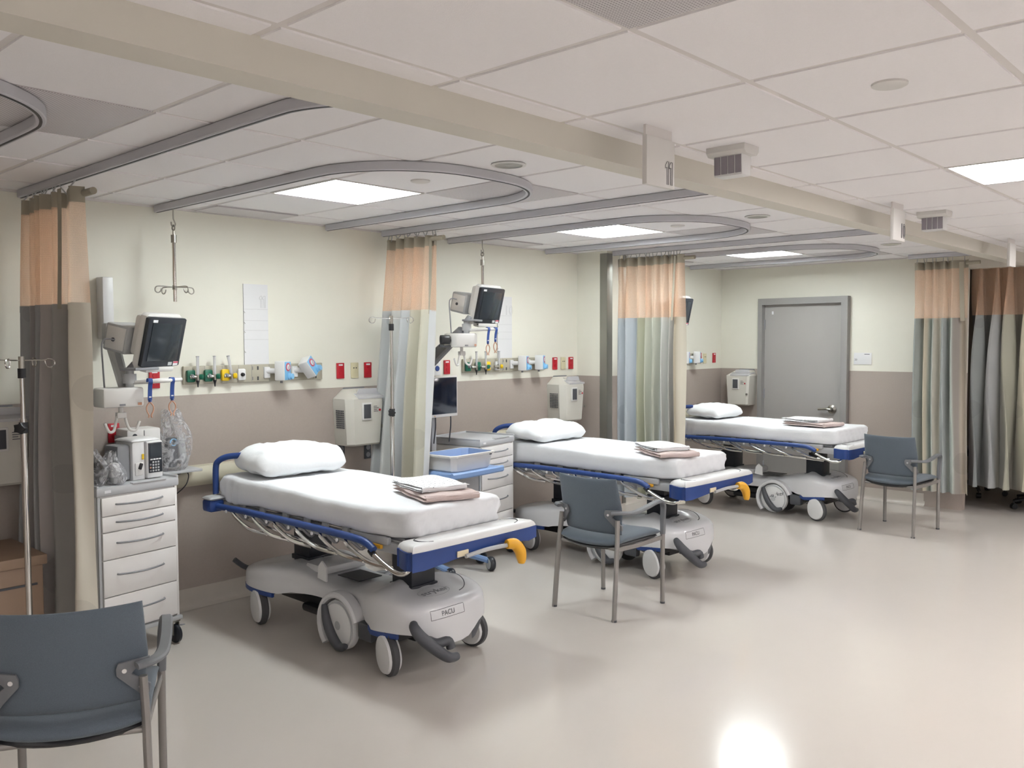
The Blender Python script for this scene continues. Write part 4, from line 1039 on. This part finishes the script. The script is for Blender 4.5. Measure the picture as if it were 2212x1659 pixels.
    def outline(k, grow=0):
        W = .36
        P = [(-W+.085, ml), (W-.085, ml), (W-.06, ml+.012), (W-.045, ml+.04), (W, ml+.26), (W, .5), (W-.005, mh-.03), (W-.03, mh), (-W+.03, mh), (-W+.005, mh-.03), (-W, .5), (-W, ml+.26), (-W+.045, ml+.04), (-W+.06, ml+.012)]
        out = []
        for i in range(len(P)):
            a = Vector((*P[i], 0)); b = Vector((*P[(i+1) % len(P)], 0)); n = max(2, int((b-a).length/.02))
            for q in range(n):
                p = a.lerp(b, q/n); out.append((p.x*(1-k/.36), p.y+(-k if p.y > .05 else k)*min(1, abs(p.y-.05)/.8)))
        return out
    rg = []
    rq = random.Random(4)
    for (k, z) in ((.03, .722), (.010, .726), (0, .74), (-.004, .77), (-.005, .81), (-.002, .840), (.005, .853), (.018, .861), (.05, .864), (.10, .865), (.2, .866), (.33, .866)):
        r = []
        for (x, y) in outline(k):
            wv = .0028*math.sin(y*23+x*31)*math.sin(y*7) if z < .85 else 0
            cr_ = 0
            if y < ml+.14 and z < .85: cr_ = .006*math.sin(x*70+z*60)
            if y > .68 and z < .84: cr_ = .007*math.sin(y*85+z*25)
            dz = .018*sm(.55, .9, y) + .006*math.sin(y*5)*(z > .83) - (.025*sm(.5, .8, y) if z < .76 else 0)*2
            if z < .76: dz += .004*math.sin(y*30)
            sx = 1 if x > 0 else -1
            endw = max(sm(.55, .9, y), sm(-.45, -.8, y))
            wr = mnoise.noise(Vector((x*5, y*16+z*9, z*7+3)))*(.004+.010*endw)
            wr += .004*endw*abs(mnoise.noise(Vector((x*14+z*22, y*22, z*6))))
            if .75 < z < .86: cr_ += wr
            if z > .86: dz += .004*mnoise.noise(Vector((x*4, y*3, 5.1)))+.003*mnoise.noise(Vector((x*11, y*5, 1.7)))
            r.append((x+sx*(wv+cr_*(abs(x) > .26)), y-cr_*(y < ml+.06)+cr_*(y > mh-.05), z+dz*(1 if z > .76 else .5)))
        rg.append(r)
    mt = B().rings(rg).build('mattress', 'sheet', t, ang=75); mt['label'] = 'mattress in a fitted white sheet'
    fold = B(); fold.tube([(x*.325, .47+.012*math.sin(x*5), .8665) for x in [-1.005+2.01*k/24 for k in range(25)]], .0035, 6); fold.build('sheet_fold', 'sheet', mt)
    return t
bed = stretcher((3.03, 4.0, 0), 0, 'nearest hospital bed, white sheet, between the pump cart and the curtain')
dup(bed, (5.46, 4.01, 0), R(-2.2), 'middle hospital bed, partly behind the centre chair')
bed3 = dup(bed, (8.12, 3.99, 0), R(-2), 'farthest hospital bed, in front of the grey door')
disc = [c for c in bed3.children if c.name.startswith('steer_wheel_disc') and sum(v.co.x for v in c.data.vertices) < 0][0]
text('stryker', .055, 'lettering', 'ink', disc, (-.275, -.185, .195), (R(90), R(-14), R(-90)))
def pillow(loc, rz, label, tip=1, seed=1):
    rq = random.Random(seed); ph = [rq.uniform(0, 6) for _ in range(6)]
    def fn(a, b):
        pinch = 1-.10*(1-abs(a)**2)*abs(b)**3 - .0
        x = .305*a*(1-.10*b**4); y = .225*b*(1-.14*a**4)
        z = .004*math.sin(a*9+ph[0])*abs(b)**2+.006*math.sin(b*8+ph[1])*abs(a)**2
        return (x, y, .085+z-.03*(abs(a)**4+abs(b)**4)/2)
    def tk(a, b):
        wk = .030*abs(mnoise.noise(Vector((a*3.2+seed, b*2.6, 1.3))))+.018*mnoise.noise(Vector((a*7, b*4+seed, 2.2)))
        return Vector((0, 0, .165-wk+.012*math.sin(a*5+ph[2])*math.sin(b*4+ph[3])+.010*math.sin(a*13+b*7+ph[4])*(a*a+b*b)/2))
    o = B().pad(fn, tk, 40, 28, 6).build('pillow', 'pillow', None, loc, ang=180); o.rotation_euler = (R(3), 0, rz)
    return tag(o, label, 'pillow', 'white pillows at the bed heads')
pillow((3.02, 4.68, .884), R(-3), 'plump white pillow on the nearest bed', seed=2)
pillow((5.43, 4.66, .884), R(2), 'white pillow on the middle bed beside the grey-topped cart', seed=5).scale = (1.08, .95, .82)
pillow((8.14, 4.66, .884), R(3), 'small flat white pillow on the farthest bed', seed=8).scale = (1.0, .95, .75)
def folded(loc, rz, label, m, w, l, h, name, cat, group, seed, layers=3):
    rq = random.Random(seed)
    t = B()
    for k in range(layers):
        z = h*(k+.5)/layers; ox = rq.uniform(-.006, .006); oy = rq.uniform(-.006, .006); sk = rq.uniform(-.03, .03)
        ph = rq.uniform(0, 6)
        t.pad(lambda a, b: (w/2*a+ox+sk*b*.3+.004*math.sin(b*6+ph), l/2*b+oy+.005*math.sin(a*7+ph), z+.0025*math.sin(a*5+b*3+ph)), (0, 0, h/layers*1.05), 14, 18, 10)
    # rolled front edge
    t.tube([(-w/2+.008+(w-.016)*k/8, -l/2+.012, h*.5+.002*math.sin(k)) for k in range(9)], h*.5, 10)
    o = t.build(name, m, None, loc, ang=60); o.rotation_euler = (0, 0, rz)
    return tag(o, label, cat, group)
GB, GG = 'folded pink blankets at the bed feet', 'folded dotted gowns on the blankets'
for (x, y, rz, l1, l2) in ((3.10, 3.43, R(-20), 'folded pink blanket near the foot of the nearest bed', 'white gown with grey dots folded on the blanket of the nearest bed'),
                          (5.30, 3.42, R(-33), 'folded pink blanket near the foot of the middle bed', 'white dotted gown folded on the blanket of the middle bed'),
                          (7.98, 3.52, R(-12), 'folded pink blanket near the foot of the farthest bed', 'white dotted gown folded on the blanket of the farthest bed')):
    folded((x, y, .872), rz, l1, 'pink', .31, .46, .034, 'folded_blanket', 'blanket', GB, int(x*10), 2)
    c, s = math.cos(rz), math.sin(rz)
    folded((x-.02*c-.05*s, y-.02*s+.05*c, .907), rz+R(4), l2, 'gown', .27, .38, .030, 'folded_gown', 'gown', GG, int(x*7), 3)

# ------------------------------------------------------------------ chairs
def chair(loc, rz, label):
    t = T('guest_chair', label, 'chair', loc, rz, 'slate blue guest chairs')
    # local +x is where the chair faces
    def bx(y, z): return -.190-.075*((z-.50)/.345) + .045*(y/.232)**2
    def back(a, b):
        z = .675+.172*b; hw = .230-.022*max(0, -.1-b)-.010*max(0, b)
        if b > .7: z += .006*a*a
        return (bx(hw*a, z), hw*a, z)
    B().pad(back, (.034, 0, .0), 20, 20, 10).build('backrest', 'chairfab', t, ang=180)
    def seat(a, b):
        x = -.005+.250*a*(1-.16*b*b*(a < 0)); y = .232*b
        return (x, y, .462+.016*b*b-.012*(a > .6)*(a-.6)/.4-.012*(a < -.6)*(-.6-a)/.4)
    B().pad(seat, (0, 0, .062), 18, 18, 7).build('seat', 'chairfab', t, ang=180)
    B().pad(lambda a, b: (-.005+.240*a*(1-.14*b*b*(a < 0)), .210*b, .424+.016*b*b), (0, 0, .040), 12, 12, 12).build('seat_pan', 'black', t)
    for s in (-1, 1):
        B().sweep([(-.262, s*.232, 0), (-.24, s*.228, .25), (-.218, s*.222, .47), (-.205, s*.215, .60)], [(x*1.1, y*1.5) for x, y in circ(.0125, 10)]).build('leg', 'chairmetal', t)
        B().tube([(.255, s*.236, 0), (.252, s*.236, .25), (.25, s*.238, .46)], .0145, 10).build('leg', 'chairmetal', t)
        B().cyl((-.262, s*.232, 0), (-.261, s*.232, .012), .0165).cyl((.255, s*.236, 0), (.255, s*.236, .012), .0155).build('foot_glide', 'dgrey', t)
        B().sweep([(-.222, s*.222, .425), (0, s*.225, .418), (.25, s*.236, .428)], rrsec(.012, .026, .003)).build('side_stretcher', 'chairmetal', t)
        arm = [(-.245, s*.20, .648), (-.215, s*.245, .650), (-.12, s*.268, .642), (.0, s*.272, .655), (.12, s*.268, .672), (.19, s*.262, .668), (.232, s*.252, .635), (.245, s*.243, .57), (.25, s*.238, .45)]
        B().sweep(spline(arm, 5), lambda u: rrsec(.042-.012*max(0, u-.6)/.4, .019+.010*max(0, u-.7)/.3, .006)).build('armrest', 'chairarm', t)
        poly = [(.138, .640), (.145, .658), (.236, .664), (.240, .636), (.194, .630), (.182, .615), (.236, .566), (.232, .536), (.206, .536), (.139, .615)]
        br = B(); br.prism([(s*y, z) for y, z in poly], 'x', 0, .013, .002)
        for v in br.bm.verts: v.co.x += bx(v.co.y, v.co.z)-.034
        b2 = br.build('arm_bracket', 'chairarm', t)
        for (y, z) in ((.162, .630), (.208, .565)):
            B().lathe([(0, 0), (.008, 0), (.007, .003), (0, .003)], (bx(y, z)-.0335, s*y, z), (-1, 0, .1), 12).build('bolt', 'screw', b2)
    B().cyl((-.21, -.215, .425), (-.21, .215, .425), .011).cyl((.14, -.23, .418), (.14, .23, .418), .011).build('cross_bar', 'chairmetal', t)
    return t
ch = chair((4.445, 3.29, 0), 0, 'slate blue guest chair with grey arms standing in front of the middle bed')
dup(ch, (7.94, 2.71, 0), R(-4), 'slate blue guest chair at the foot of the farthest bed')
dup(ch, (1.14, 3.065, 0), R(61), 'slate blue guest chair cut off at the lower left, nearest to us')

# ------------------------------------------------------------------ drawer carts
def cart(loc, rz, label, w=.46, d=.46):
    t = T('drawer_cart', label, 'drawer cart', loc, rz, 'white drawer carts')
    # local: front face at y=0, right-front corner at x=0
    z0, z1 = .155, .885
    B().box(-w/2, d/2+.004, (z0+z1)/2, w, d-.008, z1-z0, .006).build('cabinet', 'cart', t)
    for sx in (-w+.006, -.006): B().box(sx, .003, (z0+z1)/2, .016, .012, z1-z0, .003).build('corner_post', 'lgrey' if sx < -.1 else 'cart', t)
    hs = [.10, .085, .145, .195, .19]; z = z1-.006; drawers = []
    for k, h in enumerate(hs):
        dr_ = B().box(-w/2+.002, -.004, z-h/2, w-.034, .012, h-.005, .0025).build('drawer', 'cart', t)
        hz = z-h*.42
        q = [(-w/2-.135, -.008, hz), (-w/2-.125, -.022, hz), (-w/2-.07, -.040, hz-.001), (-w/2, -.046, hz-.002), (-w/2+.07, -.040, hz-.001), (-w/2+.125, -.022, hz), (-w/2+.135, -.008, hz)]
        B().tube([(x, y, zz) for x, y, zz in q], .0052, 8, 4).build('drawer_handle', 'mgrey', dr_)
        z -= h
    tp = B().box(-w/2, d/2-.002, .908, w+.02, d+.02, .046, .008)
    tp.build('top_tray', 'carttop', t)
    lip = B()
    for a, b_, c_, e_ in ((-w/2, d+.0, w+.02, .012), (-w-.002, d/2, .012, d+.02), (.002, d/2, .012, d+.02)): lip.box(a, b_, .936, c_, e_, .014, .003)
    lip.box(-.17, -.001, .932, .20, .03, .008, .003); lip.build('tray_lip', 'carttop', t)
    B().box(-w+.05, -.013, .908, .035, .002, .014).build('small_badge', 'label', t)
    B().box(-w/2, d/2, .142, w+.03, d+.03, .024, .006).build('bottom_plate', 'lgrey', t)
    for (x, y) in ((-.02, .02), (-w+.02, .02), (-.02, d-.02), (-w+.02, d-.02)):
        c = B().box(x, y, .124, .05, .05, .012, .003).box(x+.018, y-.005, .085, .004, .034, .08, .001).box(x-.018, y-.005, .085, .004, .034, .08, .001).build('caster_fork', 'steel', t)
        B().lathe([(.0, -.014), (.045, -.014), (.0525, -.008), (.0525, .008), (.045, .014), (0, .014)], (x, y-.012, .0525), (1, 0, 0), 28).build('caster_wheel', 'bezel', c)
        B().box(x+.02, y-.035, .10, .02, .05, .006, .002, rx=R(-12)).build('brake_tab', 'mgrey', c)
    return t
c1 = cart((2.27, 4.66, 0), R(8.5), 'white five-drawer cart with the infusion pump on top')
c2 = dup(c1, (5.06, 4.69, 0), R(10), 'white drawer cart with empty grey top beside the middle bed')

# things on the first cart and on the wall shelf behind
def at1(x, y, z): a = R(8.5); return (2.27+x*math.cos(a)-y*math.sin(a), 4.66+x*math.sin(a)+y*math.cos(a), z)
def pump():
    t = T('infusion_pump', 'white infusion pump with keypad on the drawer cart', 'infusion pump', at1(-.155, .10, .932), R(8.5))
    B().box(-.10, .05, .10, .075, .13, .19, .012).build('side_module', 'mgrey', t); 
    B().box(-.139, .0, .15, .002, .05, .02).build('module_label', 'lgrey', t)
    B().prism([(-.06, 0), (.015, 0), (.015, .215), (-.045, .215), (-.06, .20)], 'y', -.03, .13, .008).build('pump_body', 'white', t)
    B().pad(lambda a, b: (.02+.085*a, .05+.085*b, .212), (0, 0, .03), 12, 12, 5).build('pump_top', 'white', t)
    B().box(-.023, -.033, .06, .05, .01, .07, .006).build('door_latch_panel', 'offwhite', t)
    B().box(-.02, -.041, .075, .018, .012, .035, .004, ry=R(20)).build('latch', 'black', t)
    B().box(.0, -.033, .125, .012, .006, .03, .002).build('yellow_tab', 'yel2', t)
    k = B().box(.065, .03, .105, .098, .15, .205, .01).build('keypad_module', 'white', t)
    B().box(.066, -.0465, .115, .082, .004, .165, .003).build('keypad_panel', 'bezel', k)
    B().box(.066, -.049, .155, .068, .002, .07).build('keypad_screen', 'screen', k)
    for i in range(4): B().box(.040+.017*i, -.0495, .106, .014, .003, .007, .001).build('key', 'label', k)
    for i in range(3):
        for j in range(4): B().box(.050+.016*i, -.0495, .090-.0155*j, .011, .003, .010, .002).build('key', 'lgrey', k)
    for j in range(3): B().box(.034, -.0495, .078-.017*j, .010, .003, .010, .002).build('key', 'peach' if j == 1 else 'mgrey', k)
    return t
pump()
def bag(loc, w, d_, h, label, inner, seed, rz=0, pin=.5):
    rq = random.Random(seed); ph = [rq.uniform(0, 6) for _ in range(8)]
    t = T('plastic_bag', label, 'plastic bag', loc, rz, 'clear plastic bags of supplies')
    rr = []
    for k in range(15):
        f = k/14; z = h*f; r = []
        prof = (min(1, f*5+.8))*(1-.0*f)*(1 if f < .6 else 1-(f-.6)/.4*(1-pin))
        for j in range(36):
            a = 2*math.pi*j/36
            c = 1+.10*math.sin(3*a+ph[0]+f*4)+.07*math.sin(5*a+ph[1]-f*6)+.05*math.sin(9*a+ph[2]+f*9)
            r.append((w/2*prof*c*math.cos(a)+.02*math.sin(f*5+ph[3]), d_/2*prof*c*math.sin(a), z+.008*math.sin(4*a+ph[4])*(f > .05)))
        rr.append(r)
    B().rings(rr).build('bag_skin', 'bag', t, ang=25)
    inner(t, w, d_, h)
    return t
def in_dark(t, w, d_, h): B().box(0, 0, h*.38, w*.45, d_*.5, h*.68, .02).build('packed_device', 'black', t); B().box(w*.2, -d_*.2, h*.2, w*.2, d_*.2, h*.3, .01).build('packed_tube', 'mgrey', t)
def in_white(t, w, d_, h): B().box(0, 0, h*.42, w*.65, d_*.5, h*.5, .02).build('packed_item', 'white', t); B().box(0, -.02, h*.14, w*.6, d_*.6, h*.18, .01).build('packed_coil', 'lgrey', t)
def in_mask(t, w, d_, h):
    B().box(-w*.1, 0, h*.3, w*.4, d_*.5, h*.5, .02, ry=R(8)).build('packed_mask', 'dgrey', t)
    B().box(w*.18, -.02, h*.32, w*.3, d_*.4, h*.45, .015, ry=R(-6)).build('packed_pouch', 'lgrey', t)
    ring = [(-w*.15+.02*math.cos(a*math.pi/6), -d_*.3, h*.48+.02*math.sin(a*math.pi/6)) for a in range(12)]
    B().tube(ring, .004, 6, closed=True).build('packed_ring', 'ltblue', t)
bag(at1(-.330, .06, .9315), .085, .12, .17, 'bag with white supplies left of the infusion pump', in_white, 2)
bag(at1(-.413, .09, .9315), .085, .13, .19, 'bag with black device at the curtain end of the cart top', in_dark, 5)
bag((2.465, 5.08, .909), .17, .17, .36, 'tall bulging clear bag on the wall shelf right of the pump', in_mask, 9, pin=.6)
t = T('shelf_device', 'white box device with grey side on the wall shelf behind the pump', 'medical device', (2.255, 5.09, .909))
B().box(0, 0, .135, .20, .16, .27, .012).build('case', 'offwhite', t)
B().box(-.105, 0, .12, .014, .13, .22, .003).build('side_grille', 'mgrey', t)
B().box(.0, -.082, .15, .003, .003, .22).build('case_seam', 'mgrey', t)
B().lathe([(0, 0), (.014, 0), (.013, .003), (0, .003)], (-.055, -.081, .23), (0, -1, 0)).build('badge', 'bezel', t)

B().tube([(.10, -.01, -.002), (.28, -.01, -.017), (.27, -.05, -.08), (.22, -.03, -.14), (.16, .03, -.19), (.12, .09, -.25)], .0035, 6, 5).build('power_cord', 'black', t)

# ------------------------------------------------------------------ workstation on wheels
def wow():
    t = T('mobile_workstation', 'mobile computer workstation with blue tray edge beside the curtain', 'workstation', (4.315, 4.50, 0), R(3))
    b = B()
    for s in (-1, 1):
        b.sweep([(s*.20, -.08, .075), (s*.18, .12, .095), (s*.05, .25, .10)], rrsec(.05, .035, .01))
    b.box(0, .25, .11, .24, .14, .05, .015); b.build('wheel_base', 'wowblue', t)
    for x, y in ((-.21, -.09), (.21, -.09), (-.12, .33), (.12, .33)):
        w_ = B().lathe([(0, -.02), (.047, -.02), (.052, -.012), (.052, .012), (.047, .02), (0, .02)], (x, y, .052), (.9, -.4, 0), 28).build('caster', 'bezel', t)
        B().lathe([(0, -.0225), (.038, -.0225), (.038, .0225), (0, .0225)], (x, y, .052), (.9, -.4, 0), 28).build('caster_disc', 'lgrey', w_)
    B().box(0, .24, .45, .10, .08, .66, .012).box(0, .20, .62, .30, .05, .22, .01).build('column', 'lgrey', t)
    B().box(.02, .165, .63, .16, .02, .09, .003).build('paper_holder', 'label', t)
    B().prism([(-.27, -.10), (-.24, -.145), (.26, -.145), (.29, -.11), (.27, .2), (-.25, .2)], 'z', .735, .768, .008).build('keyboard_tray', 'wowblue', t)
    B().sweep([(-.26, -.155, .752), (0, -.16, .752), (.28, -.145, .752)], rrsec(.03, .045, .01)).build('tray_edge', 'wowblue', t)
    # storage bin with blue lining and white rim
    def ring(k, z): return [(x*k, .04+(y-.04)*k, z) for x, y in ((-.22, -.10), (-.18, -.125), (.18, -.125), (.22, -.10), (.23, .14), (.19, .18), (-.19, .18), (-.23, .14))]
    B().rings([ring(.88, .77), ring(.92, .78), ring(.98, .868), ring(1.06, .872), ring(1.07, .884), ring(1.0, .888), ring(.96, .884)], True, False).build('tray_bin', 'offwhite', t, ang=30)
    B().rings([ring(.965, .886), ring(.93, .872), ring(.9, .80)], False, True).build('bin_lining', 'linebl', t, ang=30)
    B().box(.17, -.128, .868, .022, .004, .010).build('bin_latch', 'black', t)
    B().box(-.0, .29, .95, .05, .03, .34, .006).build('monitor_post', 'lgrey', t)
    m_ = B().box(.01, .22, 1.275, .34, .03, .30, .006).build('monitor_case', 'offwhite', t)
    B().box(.01, .2035, 1.28, .315, .004, .265, .001).build('monitor_screen', 'navyscreen', m_)
    for x in (-.03, .13): B().tube([(x, .23, 1.13), (x+.01, .24, 1.05), (x+.012, .26, .93)], .005, 6, 4).build('monitor_cable', 'dgrey', m_)
    B().lathe([(0, 0), (.004, 0), (.003, .002), (0, .002)], (-.06, .205, 1.135), (0, -1, 0)).build('power_light', 'yellow', m_)
    return t
wow()

# ------------------------------------------------------------------ far left: laundry hamper chest
t = T('storage_chest', 'tan laminate storage chest behind the curtain at the far left', 'chest', (1.22, 4.60, 0))
B().box(0, .24, .30, .66, .48, .58, .006).build('body', 'tan', t)
B().box(0, .235, .617, .69, .51, .05, .006).build('lid', 'tan', t)
B().box(0, -.004, .5, .6, .008, .01).build('front_groove', 'dgrey', t)

# ------------------------------------------------------------------ task stools beyond the right-hand curtain
def task_chair(loc, rz, label):
    t = T('task_chair', label, 'office chair', loc, rz, 'black wheeled office chairs')
    for k in range(5):
        a = 2*math.pi*k/5; c, s = math.cos(a), math.sin(a)
        lg = B().sweep([(0, 0, .125), (c*.13, s*.13, .115), (c*.30, s*.30, .082)], lambda u: rrsec(.055-.02*u, .035-.01*u, .006)).build('base_leg', 'black', t)
        w_ = B().cyl((c*.30-s*.022, s*.30+c*.022, .028), (c*.30+s*.022, s*.30-c*.022, .028), .028).cyl((c*.30, s*.30, .05), (c*.30, s*.30, .085), .008).build('caster', 'steel' if k == 0 else 'black', lg)
    B().cyl((0, 0, .10), (0, 0, .40), .025).cyl((0, 0, .10), (0, 0, .22), .034).build('gas_post', 'lgrey', t)
    B().pad(lambda a, b: (.24*a, .24*b, .46), (0, 0, .09), 12, 12, 5).build('seat', 'bezel', t)
    B().pad(lambda a, b: (-.25-.03*b, .21*a, .78+.2*b), (.06, 0, 0), 12, 12, 5).build('backrest', 'bezel', t)
    B().sweep([(-.05, 0, .42), (-.25, 0, .44), (-.29, 0, .62)], rsec(.06, .012)).build('back_support', 'black', t)
    return t
tc = task_chair((9.86, 1.98, 0), R(205), 'black wheeled office chair just behind the right-hand curtain, casters showing')
dup(tc, (10.35, 2.75, 0), R(60), 'second black office chair farther back behind the right-hand curtain')
